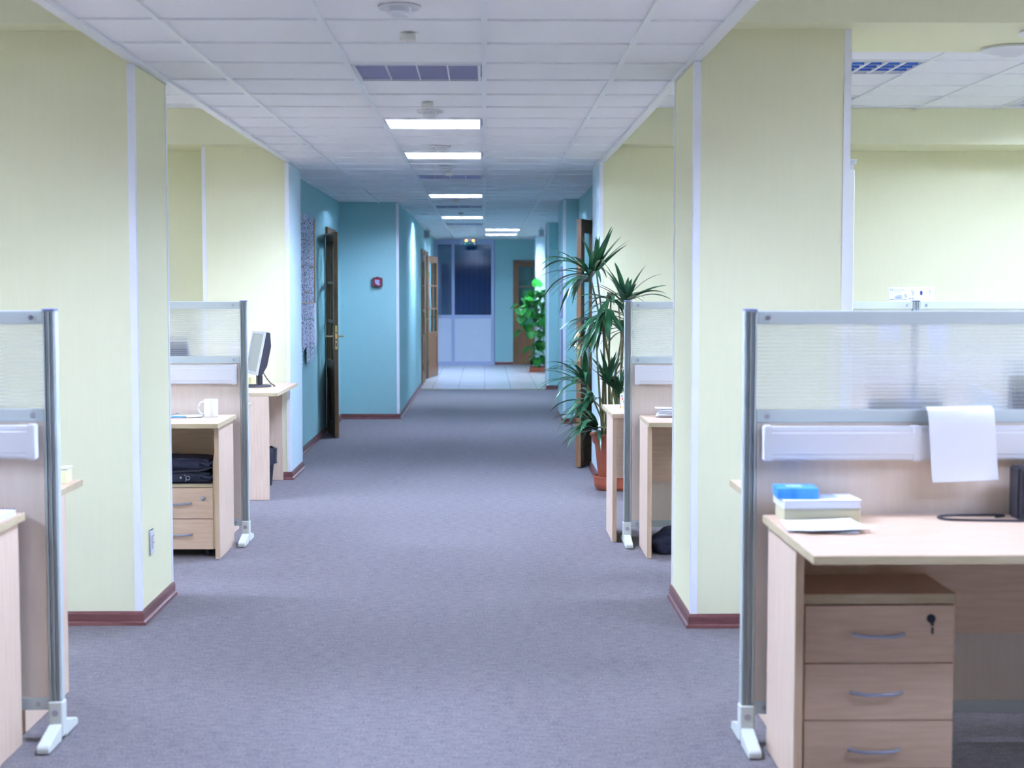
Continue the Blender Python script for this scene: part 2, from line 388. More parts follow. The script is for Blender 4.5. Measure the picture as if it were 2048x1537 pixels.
# far pillars: yellow, with bluish corridor light painted on a thin inner sheet
def far_pillar(side, x0, x1, y0, y1, xin):
    m = MB()
    a, b = (x0, CX0 - .026) if side == 'left' else (CX1 + .026, x1)
    m.box(x0, x1, y0, y1, 0, Zc - .010); m.box(a, b, y0, y1, Zc - .010, 2.615)
    struct('wall_pillar_far_' + side, m, YEL)
    x = xin; d = 1 if side == 'left' else -1
    a, b = sorted((x + d * .001, x + d * .003))
    struct('wall_lit_tint_far_' + side, MB().box(a, b, y0 + .028, y1 + .006, .0, Zc - .010), AQUA_LIT)
far_pillar('left', -2.205, -1.535, 11.84, 12.6, -1.535)
far_pillar('right', .90, 1.58, 11.74, 12.5, .90)
corner_trim(-1.535, 11.84, 1, -1, .06, Zc - .01); corner_trim(-2.205, 11.84, -1, -1, .06, 2.615)
corner_trim(.90, 11.74, -1, -1, .06, Zc - .01)
baseboard('baseboard_pillar_far_left', [(-1.531, 12.6), (-1.531, 11.836), (-2.20, 11.836)])
baseboard('baseboard_pillar_far_right', [(1.58, 11.736), (.896, 11.736), (.896, 12.5)])
# the passage beyond the bays
struct('wall_passage_left', MB().box(-1.78, -1.67, 12.6, 17.4, 0, 2.6).box(-1.78, -1.536, 12.58, 12.603, 0, 2.6), AQUA)
struct('wall_jog_left', MB().box(-1.78, -.99, 17.4, 17.5, 0, 2.6), AQUA)
struct('wall_hall_left', MB().box(-1.10, -.99, 17.5, YE, 0, 2.6), AQUA)
corner_trim(-.99, 17.4, 1, -1, .06, 2.50)
baseboard('baseboard_passage_left', [(-.99, 23.45), (-.99, 17.4), (-1.67, 17.4), (-1.67, 16.75)])
baseboard('baseboard_recess_left', [(-1.67, 15.75), (-1.67, 12.62)])
struct('wall_passage_right', MB().box(1.05, 1.15, 12.5, 16.75, 0, 2.6), AQUA)
struct('wall_pier_right', MB().box(.88, 1.4, 16.75, 17.9, 0, 2.6), AQUA)
corner_trim(.88, 16.75, -1, -1, .06, 2.5)
baseboard('baseboard_pier_right', [(1.05, 16.75), (.88, 16.75), (.88, 17.9), (1.2, 17.9)])
struct('wall_passage_far_right', MB().box(1.2, 1.4, 17.9, 22.55, 0, 2.6), AQUA)
struct('wall_pier_far_right', MB().box(.94, 1.9, 22.55, 23.2, 0, 2.6), AQUA)
baseboard('baseboard_pier_far_right', [(1.2, 22.55), (.94, 22.55), (.94, 23.2)])
corner_trim(.94, 22.55, -1, -1, .06, 2.5)
struct('wall_column_hall', MB().box(.955, 1.75, 27.9, 28.5, 0, 2.6), AQUA_LIT)  # bright light on the column is put into its lighter aqua
baseboard('baseboard_column_hall', [(1.75, 27.9), (.955, 27.9), (.955, 28.5)])
struct('wall_hall_right', MB().box(4.2, 4.3, 22.5, YE + .6, 0, 2.6), AQUA)
struct('wall_hall_near', MB().box(1.9, 4.3, 22.5, 22.6, 0, 2.6), AQUA)
struct('wall_end', MB().box(.205, .57, YE, YE + .1, 0, 2.6).box(1.40, 4.3, YE, YE + .1, 0, 2.6).box(.57, 1.40, YE, YE + .1, 2.10, 2.6), AQUA)
baseboard('baseboard_end', [(.57, YE), (.21, YE)])
# the glazed office front at the end of the hall
fr = MB()
for x in (-.99, -.655, .135): fr.box(x, x + .06, YE - .03, YE + .03, 0, Zc)
for z0, z1 in ((0, .07), (.93, 1.0), (2.40, Zc)): fr.box(-.99, .195, YE - .028, YE + .028, z0, z1)
w1 = struct('window_1', fr, mat('lavender_grey_frame', (.50, .55, .78), .4, .2))
for x0, x1 in ((-.928, -.657), (-.593, .133)):
    MB().box(x0, x1, YE - .012, YE + .012, .07, .93).build('lower_panel', mat('pale_lower_panel', (.72, .76, .90), .5), w1)
    MB().box(x0, x1, YE - .008, YE - .003, 1.0, 2.40).build('window_pane', GLASS, w1)
def blind(x0, x1, m, cat_label):
    b = MB()
    if m is BLINDL:
        for i in range(56):
            z = 1.01 + i * .0247
            b.box(x0, x1, YE + .008, YE + .026, z, z + .004, rot=R('X', 40))
    else:
        n = 9; w = (x1 - x0) / n
        for i in range(n): b.box(x0 + i * w, x0 + i * w + w * .97, YE + .014, YE + .017, 1.005, 2.385, rot=R('Z', 8))
    o = b.build('window_blind', m); tag(o, cat_label, 'blind'); return o
blind(-.925, -.66, BLINDL, 'mid blue horizontal slat blind in narrow pane of the glazed office front')
blind(-.59, .13, BLINDR, 'dark navy vertical blind in wide pane of the glazed office front')
struct('wall_office_back', MB().box(-1.1, .4, YE + .35, YE + .4, 0, 2.6), BLINDR)
# ------------------------------------------------------------------ lamps
def lamp(name, w, l, ncol, nrow, tube_m, louv_m, div_m, label, cat='ceiling lamp', group=None, vee=False, h=.03):
    """recessed square fitting: z = 0 is the ceiling face; columns run along y"""
    t = thing(name, label, cat, group=group)
    f = MB(); r = .012; hgt = .075
    f.box(-w / 2, w / 2, -l / 2, -l / 2 + r, -.002, hgt).box(-w / 2, w / 2, l / 2 - r, l / 2, -.002, hgt)
    f.box(-w / 2, -w / 2 + r, -l / 2 + r, l / 2 - r, -.002, hgt).box(w / 2 - r, w / 2, -l / 2 + r, l / 2 - r, -.002, hgt)
    f.box(-w / 2, w / 2, -l / 2, l / 2, hgt, hgt + .004)
    f.build('housing', LOUV, t)
    d = MB(); iw, il = w - 2 * r, l - 2 * r
    for i in range(1, ncol):
        x = -iw / 2 + iw * i / ncol
        if vee: d.prism([(x - .010, 0), (x + .010, 0), (x + .003, h), (x - .003, h)], 'Y', -il / 2, il / 2)
        else: d.box(x - .003, x + .003, -il / 2, il / 2, 0, h)
    if vee:
        for j in range(1, nrow):
            for i in range(ncol): d.box(-iw / 2 + iw * i / ncol + .011, -iw / 2 + iw * (i + 1) / ncol - .011, -il / 2 + il * j / nrow - .004, -il / 2 + il * j / nrow + .004, -.0005, .0012)
    d.build('louvre_divider', div_m, t)
    c = MB()
    for j in range(1, nrow):
        y = -il / 2 + il * j / nrow
        for i in range(ncol):
            x0 = -iw / 2 + iw * i / ncol + .004; x1 = -iw / 2 + iw * (i + 1) / ncol - .004
            c.box(x0, x1, y - .0015, y + .0015, .001, h)
    for i in range(ncol):
        for x in (-iw / 2 + iw * i / ncol + .0035, -iw / 2 + iw * (i + 1) / ncol - .0045): c.box(x, x + .001, -il / 2 + .002, il / 2 - .002, h * .4, h * .8)
    c.build('louvre_grille', louv_m, t)
    for i in range(4):
        x = -iw / 2 + iw * (i + .5) / 4
        MB().box(x - .013, x + .013, -il / 2 + .01, il / 2 - .01, h + .006, h + .024).build('tube', tube_m, t)
    return t
P_on = lamp('ceiling_lamp', .576, .518, 4, 7, TUBE_ON, LOUV, LOUV, 'x', group='corridor ceiling lamps', h=.016)
P_off = lamp('ceiling_lamp', .576, .518, 4, 12, TUBE_OFF, LOUVD, LOUV, 'x', group='corridor ceiling lamps')
labs = {2: 'unlit louvred square lamp in the corridor ceiling, closest to the camera, dark violet grille',
        6: 'brightly lit square ceiling lamp over the corridor, largest of the lit ones in view',
        10: 'lit ceiling lamp over the corridor, second in line behind the largest lit one',
        14: 'unlit square ceiling lamp between the second and third lit corridor lamps',
        19: 'lit corridor ceiling lamp, third in line, just beyond an unlit lamp',
        23: 'unlit ceiling lamp between the third and fourth lit corridor lamps',
        28: 'lit ceiling lamp over the passage, fourth in line, before the exit sign',
        32: 'unlit ceiling lamp farthest along the passage, just before the exit sign',
        36: 'lit ceiling lamp over the tiled hall, upper of the two thin bright strips',
        40: 'lit ceiling lamp over the tiled hall, lower thin strip nearest the end wall'}
used = {True: False, False: False}
for (x, n, on), (_, y, _) in zip(COR, corlamps):
    src = P_on if on else P_off
    lb = labs.get(n, 'lit corridor ceiling lamp overhead, above the frame of the photo')
    if not used[on]:
        used[on] = True; src.location = (x, y, Zc); src['label'] = lb
    else: dup(src, (x, y, Zc), lb)
B_on = lamp('ceiling_lamp', .57, .525, 5, 5, TUBE_ON_BAY, LOUV, LOUV, 'lit square louvred lamp added out of view in the higher ceiling over the desks', group='added lamps over the desk bays', h=.016)
B_dim = lamp('ceiling_lamp', .57, .525, 5, 5, TUBE_OFF, LOUV, LOUV, 'x', h=.02)
B_off = lamp('ceiling_lamp', .57, .525, 5, 4, TUBE_OFF, LOUVB, LOUV, 'square lamp with louvre cells painted in blue glow and white dividers over the desk bay', group=None, vee=True)
first = True
for x, y, s, n, k in BAYL:
    if s == 'r' and (k, n) == (-1, 0): B_off.location = (x, y, Zb); continue
    if s == 'r' and (k, n) == (-1, 3):
        B_dim.location = (x, y, Zb); B_dim['label'] = 'pale square lamp beyond the blue-celled lamp, partly hidden by the yellow pillar'; continue
    if s == 'r' and (k, n) == (2, 3):
        dup(B_dim, (x, y, Zb), 'pale square lamp cut by the photo edge, farthest along the higher ceiling'); continue
    if first: B_on.location = (x, y, Zb); first = False
    else: dup(B_on, (x, y, Zb))
# a small downlight that washes the passage wall
dl = thing('downlight', 'small recessed spotlight beside the aqua wall that throws a bright streak', 'downlight', (-.80, 20.1, Zc))
MB().lathe([(.045, .002), (.05, -.004), (.036, -.004), (.034, .004)], seg=20).build('rim', WHITE, dl, True)
sp = bpy.data.lights.new('downlight_beam', 'SPOT'); sp.energy = 26; sp.spot_size = math.radians(58); sp.spot_blend = .5; sp.color = (.85, .93, 1); sp.shadow_soft_size = .03
so = bpy.data.objects.new('downlight_beam', sp); C.objects.link(so); so.parent = dl; so.location = (0, 0, -.012); so.rotation_euler = (0, math.radians(-16), 0)
# ------------------------------------------------------------------ small ceiling fittings
def diffuser(label, loc, r=.075, drop=.035, name='ceiling_vent', cat='air diffuser'):
    t = thing(name, label, cat, loc)
    MB().lathe([(r * .55, 0), (r, -.001), (r * 1.02, -.006), (r * .95, -.010), (r * .6, -.004)], seg=36).build('flange', WHITE, t, True)
    MB().lathe([(r * .55, -.004), (r * .57, -drop * .65), (r * .52, -drop * .75), (r * .45, -drop * .75), (r * .42, -drop), (.004, -drop * 1.02)], seg=36).build('cone', WHITE, t, True)
    return t
diffuser('round white air diffuser, largest one in the corridor ceiling near the top edge', (-.302, 5.42, Zc + .008))
diffuser('round white air diffuser touching the far side of the largest lit lamp', (-.304, 8.55, Zc + .008))
diffuser('faint round diffuser just before the second lit lamp', (-.304, 10.6, Zc + .004), .07)
diffuser('faint round diffuser just past the second lit lamp', (-.304, 12.35, Zc + .004), .07)
def sensor(label, loc):
    t = thing('ceiling_sensor', label, 'sensor', loc)
    MB().box(-.034, .034, -.03, .03, -.028, 0, .004).build('casing', mat('ivory_plastic', (.80, .80, .74), .5), t)
    MB().lathe([(.010, -.028), (.010, -.031), (.004, -.033)], seg=14).build('lens', WHITE, t, True)
sensor('square ivory sensor between the big diffuser and the unlit louvred lamp', (-.298, 5.97, Zc + .002))
sensor('square ivory sensor between the closest unlit lamp and largest lit lamp', (-.304, 8.15, Zc + .002))
sensor('tiny ivory sensor before the unlit lamp past the second lit lamp', (-.303, 12.95, Zc + .002))
sensor('tiny ivory sensor just behind the third lit corridor lamp', (-.305, 16.75, Zc + .002))
sensor('tiny sensor just before the fourth lit passage lamp', (-.305, 19.6, Zc + .002))
def soffit(label, loc):
    t = thing('ceiling_vent', label, 'air diffuser', loc)
    MB().lathe([(.085, .0), (.13, -.002), (.135, -.012), (.11, -.020), (.085, -.012)], seg=40).build('ring', WHITE, t, True)
    MB().lathe([(.105, -.014), (.06, -.030), (.045, -.038), (.03, -.034), (.004, -.040)], seg=40).build('disc', WHITE, t, True)
soffit('round white diffuser under the yellow beam, nearer the far edge of the soffit', (2.46, 7.05, 2.63))
soffit('round white diffuser under the yellow beam, cut by the photo edge', (2.47, 6.58, 2.63))
# ------------------------------------------------------------------ office dividers
def divider(label, x, y, d, length, joint=None, group='desk dividers with ribbed glazing'):
    """aluminium framed screen: post at the corridor end, panel runs toward d along x"""
    t = thing('office_divider', label, 'office divider', (x, y, 0), group=group)
    X = lambda a, b: tuple(sorted((d * a, d * b)))
    def post(px, foot=True):
        p = MB()
        for q in range(3): p.box(px - .02 + .0155 * q - (.001 if q else 0), px - .02 + .0155 * q + .010, -.021, .021, .055, 1.432, .004, 2)
        o = p.build('post', ALU, t)
        MB().box(px - .017, px + .017, -.017, .017, .055, 1.431).build('groove', ALUD, o)
        MB().box(px - .021, px + .021, -.022, .022, 1.4325, 1.438, .002).build('post_cap', CAPB, o)
        return o
    post(0)
    xs = [(.022, length)] if joint is None else [(.022, joint - .022), (joint + .022, length)]
    if joint: post(d * joint)
    for a, b in xs:
        for nm, z0, z1, dy in (('top_rail', 1.388, 1.432, .015), ('middle_rail', 1.068, 1.110, .015), ('bottom_rail', .105, .147, .015)):
            o = MB().box(*X(a, b), -dy, dy, z0, z1, .002).build(nm, ALU, t)
            for sx in (a + .035, b - .035):
                MB().lathe([(.0085, -dy - .004), (.0085, -dy + .001)], (d * sx, 0, (z0 + z1) / 2), 14, 'Y').build('screw', STEEL, o, True)
        MB().box(*X(a + .002, b), -.005, .005, 1.110, 1.388).build('ribbed_glazing', RIBBED, t)
        MB().box(*X(a + .002, b), -.011, .011, .147, 1.068).build('lower_board', PANEL, t)
    # foot
    for px in ([0] if joint is None else [0, d * joint]):
        f = MB()
        f.box(px - .024, px + .024, -.026, .026, .015, .135, .004)
        for s in (-1, 1):
            f.prism([(s * .026, .004), (s * .026, .062), (s * .165, .030), (s * .172, .022), (s * .172, .004)], 'X', px - .021, px + .021, .003)
        o = f.build('foot', FOOTM, t)
        MB().lathe([(.011, -.030), (.011, -.025)], (px, 0, .098), 16, 'Y').build('foot_screw', STEEL, o, True)
    # cable trunking on the near face
    for a, b in xs:
        e = .018 if a < .1 else -.02
        tr = MB().box(*X(a + e + .022, b), -.062, -.016, .950, 1.058, .006, 2).box(*X(a + e + .022, b), -.0645, -.058, .968, 1.040, .002).build('cable_trunking', WHITE, t)
        MB().box(*X(a + e, a + e + .028), -.066, -.0155, .946, 1.062, .004, 2).build('end_cap', WHITE, tr)
        if length > 1.0 and a < .1:
            MB().box(*X(a + .50, a + .525), -.0655, -.0155, .947, 1.061, .002).build('joint_cover', WHITE, tr)
    return t
divider('desk divider beside the spiral notebook, closest to the camera along the wall of the socket', -1.425, 4.95, -1, 1.45)
divider('desk divider behind the white mug and the drawer unit with the bag', -1.415, 8.85, -1, 1.45)
divider('large desk divider with a white sheet hung over it, behind the blue box', .862, 4.86, 1, 2.4)
divider('long desk divider beside the potted plant, with small printed cards on top', .838, 8.76, 1, 3.2, joint=1.69)
divider('matching desk divider added out of view one bay closer, to block low light', -1.43, 1.05, -1, 1.45)  # unseen pair added to darken the space under the near desks
divider('matching desk divider added unseen one bay closer, to block low light', .875, .96, 1, 2.4)
# ------------------------------------------------------------------ desks
ZD = .768
def desk(label, xe, yp, d, side, depth, length, leg_len=.46, group='beech office desks', leg_in=.014, modesty=True):
    """xe: corridor end of the top; yp: edge beside the divider; d: direction along x; side: -1 toward the camera"""
    t = thing('office_desk', label, 'desk', (xe, yp, 0), group=group)
    X = lambda a, b: tuple(sorted((d * a, d * b))); Yv = lambda a, b: tuple(sorted((side * a, side * b)))
    top = MB().box(*X(.0025, length - .0025), *Yv(.0025, depth - .0025), ZD - .024, ZD, .001).build('desktop', WOODX, t)
    e = MB()
    e.box(*X(0, .0024), *Yv(0, depth), ZD - .024, ZD - .0005); e.box(*X(.0025, length), *Yv(depth - .0024, depth), ZD - .024, ZD - .0005)
    e.build('edge_band', EDGE, top)
    for a in (leg_in, length - leg_in - .025):
        lg = MB().box(*X(a, a + .025), *Yv(.03, .03 + leg_len - .002), .003, ZD - .0245).build('leg_panel', WOODZ, t)
        MB().box(*X(a, a + .025), *Yv(.0302 + leg_len - .002, .0325 + leg_len - .002), .003, ZD - .0245).build('edge_band', EDGEP, lg)
        if side > 0: MB().box(*X(a, a + .025), *Yv(.0275, .0299), .003, ZD - .0245).build('edge_band', EDGEP, lg)
    if modesty:
        MB().box(*X(leg_in + .0255, length - leg_in - .0255), *Yv(.034, .052), .385, ZD - .0245).build('modesty_panel', WOODX, t)
    return t
desk('beech desk holding the spiral notebook, before the divider opposite the drawer pedestal', -1.512, 4.925, -1, -1, .80, 1.35)
desk('beech desk behind the first divider, holding a yellow memo block', -1.553, 4.99, -1, 1, .80, 1.35, .53, leg_in=.0)
desk('beech desk holding the white mug, over the drawer unit with the bag', -1.458, 8.815, -1, -1, .62, 1.35, .48, leg_in=.016)
desk('beech desk behind the mug desk divider, only its corner tip shows', -1.512, 8.89, -1, 1, .85, 1.2, leg_in=.03)
desk('beech desk holding the blue box and loose papers, over the three drawer pedestal', .905, 4.835, 1, -1, .76, 1.7, .43)
desk('beech desk behind the large divider, only its corner tip shows past the post', .945, 4.90, 1, 1, .84, 1.9, .55, leg_in=.02)
desk('beech desk holding the envelope pile, next to the pillar', .905, 8.73, 1, -1, .50, 1.5, .42, leg_in=.0)
desk('beech desk beside the terracotta pot, holding a colourful tin', .752, 8.80, 1, 1, .76, 1.5, .44, leg_in=.006)
# desk along the far pillar, turned a quarter
def monitor_desk():
    t = thing('office_desk', 'beech desk under the flat monitor, beside the waste bin and far pillar', 'desk', (-1.47, 10.66, 0), group='beech office desks')
    top = MB().box(-1.1, -.0025, .0025, 1.15, ZD - .024, ZD, .001).build('desktop', WOODX, t)
    MB().box(-1.1, 0, 0, .0024, ZD - .024, ZD - .0005).box(-.0024, 0, .0025, 1.15, ZD - .024, ZD - .0005).build('edge_band', EDGE, top)
    MB().box(-.50, -.065, .0, .025, .003, ZD - .0245).build('leg_panel', WOODZ, t)
    MB().box(-.60, -.118, 1.115, 1.14, .003, ZD - .0245).build('leg_panel', WOODZ, t)
    MB().box(-1.08, -1.055, .03, 1.11, .003, ZD - .0245).build('leg_panel', WOODZ, t)
monitor_desk()
# ------------------------------------------------------------------ drawer pedestals
def bow_handle(m, cx, y, z, w=.156, drop=.003):
    pts = []
    for i in range(13):
        u = i / 12 * 2 - 1
        pts.append((cx + u * w / 2, y - .004 - .024 * (1 - u ** 4), z - drop * (1 - u * u)))
    return m.tube(pts, .0056, 10)
def pedestal_three():
    x0, x1, y0, y1 = .963, 1.426, 4.46, 4.775
    ox, oy = x0, y0
    t = thing('drawer_pedestal', 'three drawer beech pedestal with curved handles under the blue box desk', 'drawer pedestal', (ox, oy, 0), group='drawer pedestals')
    w = x1 - x0; dp = y1 - y0
    MB().box(.006, w - .006, .02, dp, .05, .552).build('carcass', WOODZ, t)
    tp = MB().box(0, w, -.004 + .0025, dp, .555, .583, .001).build('pedestal_top', WOODX, t)
    MB().box(0, w, -.004, -.004 + .0024, .555, .5825).build('edge_band', EDGE, tp)
    for i, (z0, z1) in enumerate(((.372, .547), (.196, .369), (.045, .193))):
        dr = MB().box(.005, w - .005, 0, .0185, z0, z1, .0012).build('drawer', WOODX, t)
        hz = z1 - .086
        hx = 1.188 - ox - i * .003
        bow_handle(MB(), hx, -.001, hz).build('handle', HANDLE, dr, True)
        if i == 0:
            MB().lathe([(.0135, .0), (.0135, -.004), (.010, -.007), (.003, -.008)], (1.349 - ox, -.0002, .507), 20, 'Y').build('lock', DARK, dr, True)
            MB().box(1.351 - ox - .0035, 1.351 - ox + .0035, -.014, -.003, .487, .507, .001).box(1.351 - ox - .003, 1.351 - ox + .004, -.012, -.008, .462, .482, .001).build('key', DARK, dr)
    for cx in (.05, w - .05):
        for cy in (.06, dp - .05):
            MB().lathe([(.022, -.010), (.024, -.006), (.024, .006), (.022, .010)], (cx, cy, .025), 16, 'X').box(cx - .014, cx + .014, cy - .012, cy + .012, .038, .0498).build('caster', DARK, t, True)
pedestal_three()
def pedestal_open():
    x0, x1, y0, y1 = -1.955, -1.503, 8.375, 8.755
    t = thing('drawer_pedestal', 'two drawer beech unit with open top bay holding a black bag, under the mug', 'drawer pedestal', (x0, y0, 0), group='drawer pedestals')
    w = x1 - x0; dp = y1 - y0
    MB().box(.018, w - .018, .02, dp, .045, .385).box(0, w, .02, dp, .0448, .05).build('carcass', WOODZ, t)
    dk = MB().box(.0185, w - .0185, .0, dp, .3955, .412, .001).build('deck', EDGE, t)
    for a in (0, w - .018):
        pts = [(dp, .05), (dp, .60), (.10, .60)]
        for i in range(1, 8):
            an = PI / 2 * i / 7; pts.append((.10 - .10 * math.sin(an), .50 + .10 * math.cos(an)))
        pts += [(0.0, .05)]
        MB().prism(pts, 'X', a, a + .0178, .0008).build('side_panel', EDGE, t)
    for i, (z0, z1) in enumerate(((.219, .392), (.045, .216))):
        dr = MB().box(.0190, w - .0190, .001, .0195, z0, z1, .0012).build('drawer', WOODX, t)
        bow_handle(MB(), -1.72 - x0, 0, z1 - .085).build('handle', HANDLE, dr, True)
        if i == 0: MB().lathe([(.013, .0), (.013, -.005), (.009, -.009), (.003, -.010)], (-1.578 - x0, .001, .332), 18, 'Y').build('lock', STEEL, dr, True)
    for cx in (.06, w - .06):
        for cy in (.05, dp - .05):
            MB().lathe([(.020, -.010), (.022, -.006), (.022, .006), (.020, .010)], (cx, cy, .0225), 16, 'X').box(cx - .012, cx + .012, cy - .010, cy + .010, .034, .0446).build('caster', DARK, t, True)
pedestal_open()
# laptop bag on the open deck
def laptop_bag():
    t = thing('laptop_bag', 'black cloth laptop bag lying in the open bay of the drawer unit', 'bag', (-1.738, 8.55, .4125))
    def soft(w, d, z0, z1, n, seed):
        b = bmesh.new(); bmesh.ops.create_cube(b, size=1)
        bmesh.ops.subdivide_edges(b, edges=list(b.edges), cuts=5, use_grid_fill=True)
        rnd = random.Random(seed)
        for v in b.verts:
            u, q, s = v.co * 2
            k = 1 - .10 * (abs(u) ** 6) - .06 * (abs(q) ** 6)
            sag = 1 - .16 * max(0, u) ** 2 - .05 * q * q
            v.co = Vector((u * w / 2 * (1 - .05 * s * s * abs(q)), q * d / 2 * (1 - .06 * s * s), z0 + (s * .5 + .5) * (z1 - z0) * (sag if s > 0 else 1)))
            v.co += Vector((rnd.uniform(-.002, .002),) * 3) if abs(s) < .99 or s > 0 else Vector()
        bmesh.ops.bevel(b, geom=[e for e in b.edges if e.calc_face_angle(0) > .8], offset=.012, segments=2, affect='EDGES')
        return MB()._merge(b)
    soft(.425, .31, 0.0, .072, 5, 1).build('bag_body', NAVY, t, True)
    soft(.405, .29, .073, .145, 5, 2).build('bag_flap', NAVY, t, True)
    MB().tube([(-.205, -.15, .0735), (0, -.160, .069), (.14, -.158, .074), (.205, -.145, .09)], .004, 8).build('zip', DARK, t, True)
    b = MB().tube([(.075 + .011 * math.cos(a), -.163, .034 + .011 * math.sin(a)) for a in [i * PI / 8 for i in range(16)]], .0022, 6)
    b.tube([(.062, -.160, .012), (.066, -.166, .026), (.064, -.166, .046), (.054, -.162, .052)], .002, 6)
    b.build('buckle', STEEL, t, True)
    MB().lathe([(.006, -.162), (.006, -.155)], (.035, 0, .036), 10, 'Y').build('rivet', STEEL, t)
laptop_bag()
# black bag on the floor under the envelope desk
def floor_bag():
    b = bmesh.new(); bmesh.ops.create_icosphere(b, subdivisions=4, radius=1)
    rnd = random.Random(3)
    for v in b.verts:
        p = v.co.normalized(); f = 1 + .05 * math.sin(7 * p.x + 3 * p.z) + .04 * math.sin(11 * p.y + 5 * p.x)
        z = p.z * f
        v.co = Vector((math.copysign(abs(p.x) ** .7, p.x) * .15 * f, math.copysign(abs(p.y) ** .7, p.y) * .10 * f, max(-.5, z) * .095 + .0475 + (.012 * p.x if z > 0 else 0)))
    m = MB()._merge(b)
    t = thing('floor_bag', 'slumped black bag on the carpet under the envelope desk', 'bag', (1.10, 8.50, .002))
    m.build('bag_body', NAVY, t, True)
    MB().tube([(-.09, -.02, .105), (-.05, -.03, .135), (.02, -.035, .142), (.08, -.02, .112)], .007, 8).build('strap', DARK, t, True)
floor_bag()
# ------------------------------------------------------------------ desk things
def mug():
    t = thing('coffee_mug', 'plain white coffee mug on the desk beside a sheet of paper', 'mug', (-1.577, 8.655, ZD + .0005))
    MB().lathe([(.036, 0), (.0395, .003), (.040, .1), (.0385, .1025), (.0365, .1), (.0355, .008), (.004, .006)], seg=36).build('mug_body', CERAM, t, True)
    pts = [(-.037 - .034 * math.sin(a) ** .8, -.003, .052 + .036 * math.cos(a)) for a in [i * PI / 12 for i in range(13)]]
    MB().tube(pts, .0058, 10).build('mug_handle', CERAM, t, True)
mug()
def sheet(name, label, cat, w, l, loc, rz, z=.0006, curl=0.0, m=PAPER, group=None, seed=0):
    b = bmesh.new(); bmesh.ops.create_grid(b, x_segments=10, y_segments=10, size=.5)
    for v in b.verts:
        u, q = v.co.x, v.co.y
        v.co = Vector((u * w, q * l, z + curl * (max(0, abs(q) - .2) ** 2 * 3 + .3 * (u + .5) ** 3) * (1 + seed * .2)))
    bmesh.ops.solidify(b, geom=list(b.faces), thickness=.0005)
    o = MB()._merge(b).build(name, m, None, True, loc, rz)
    return tag(o, label, cat, group)
sheet('paper_sheet', 'white paper sheet lying on the desk beside the mug', 'paper', .26, .19, (-1.76, 8.66, ZD), .15, curl=.01)
def pen():
    t = thing('ballpoint_pen', 'blue pen lying on the paper beside the mug', 'pen', (-1.775, 8.585, ZD + .006), .12)
    MB().tube([(-.07, 0, 0), (.055, .0, 0), (.068, 0, 0)], .004, 8, .0025).build('barrel', mat('blue_pen_plastic', (.05, .30, .85), .3), t, True)
    MB().box(-.068, -.03, -.001, .001, .004, .006).build('clip', STEEL, t)
pen()
def spoon():
    t = thing('teaspoon', 'small metal spoon lying tilted across the blue pen', 'spoon', (-1.80, 8.625, ZD + .0085), .9)
    MB().tube([(-.055, 0, -.004), (0, 0, .004), (.03, 0, .009)], .0028, 8).build('spoon_stem', STEEL, t, True)
    MB().lathe([(.002, -.004), (.010, -.002), (.0135, .003), (.012, .003), (.003, -.001)], (.045, 0, .011), 18).build('bowl', STEEL, t, True)
spoon()
# spiral notebook with a pen lying on it
def notebook():
    t = thing('spiral_notebook', 'thick white spiral notebook at the desk corner beside the divider', 'notebook', (-1.635, 4.73, ZD + .0005), -.06)
    MB().box(-.105, .105, -.145, .145, 0, .003, .001).box(-.105, .105, -.145, .145, .0175, .0185, .0004).build('cover', PAPER, t)
    MB().box(-.103, .103, -.143, .143, .0032, .0173).build('page_block', mat('page_edge_blue_white', (.72, .78, .93), .7), t)
    m = MB()
    for i in range(17):
        x = -.096 + i * .012
        m.tube([(x, .146 + .010 * math.cos(a), .0105 + .0115 * math.sin(a)) for a in [k * PI / 5 for k in range(11)]], .0013, 5)
    m.build('spiral_binding', mat('dark_blue_wire', (.05, .05, .16), .4, .5), t, True)
notebook()
def glasses_case():
    t = thing('stapler', 'grey stapler lying on the spiral notebook, cut by the photo edge', 'stapler', (-1.668, 4.765, ZD + .020), .55)
    MB().box(-.055, .055, -.016, .016, 0, .008, .003, 2).build('stapler_base', DARK, t)
    MB().box(-.055, .05, -.014, .014, .010, .030, .007, 3).build('stapler_arm', mat('grey_blue_plastic', (.45, .52, .68), .35), t, True)
glasses_case()
def memo():
    t = thing('memo_block', 'pale yellow memo paper block on the desk behind the first divider', 'memo block', (-1.625, 5.70, ZD + .0005), .05)
    MB().box(-.045, .045, -.045, .045, 0, .052, .001).build('paper_block', MEMO, t)
    MB().box(-.04, .05, -.045, .045, .053, .057, .0008, rot=R('Y', -2)).build('top_sheet', PAPER, t)
memo()
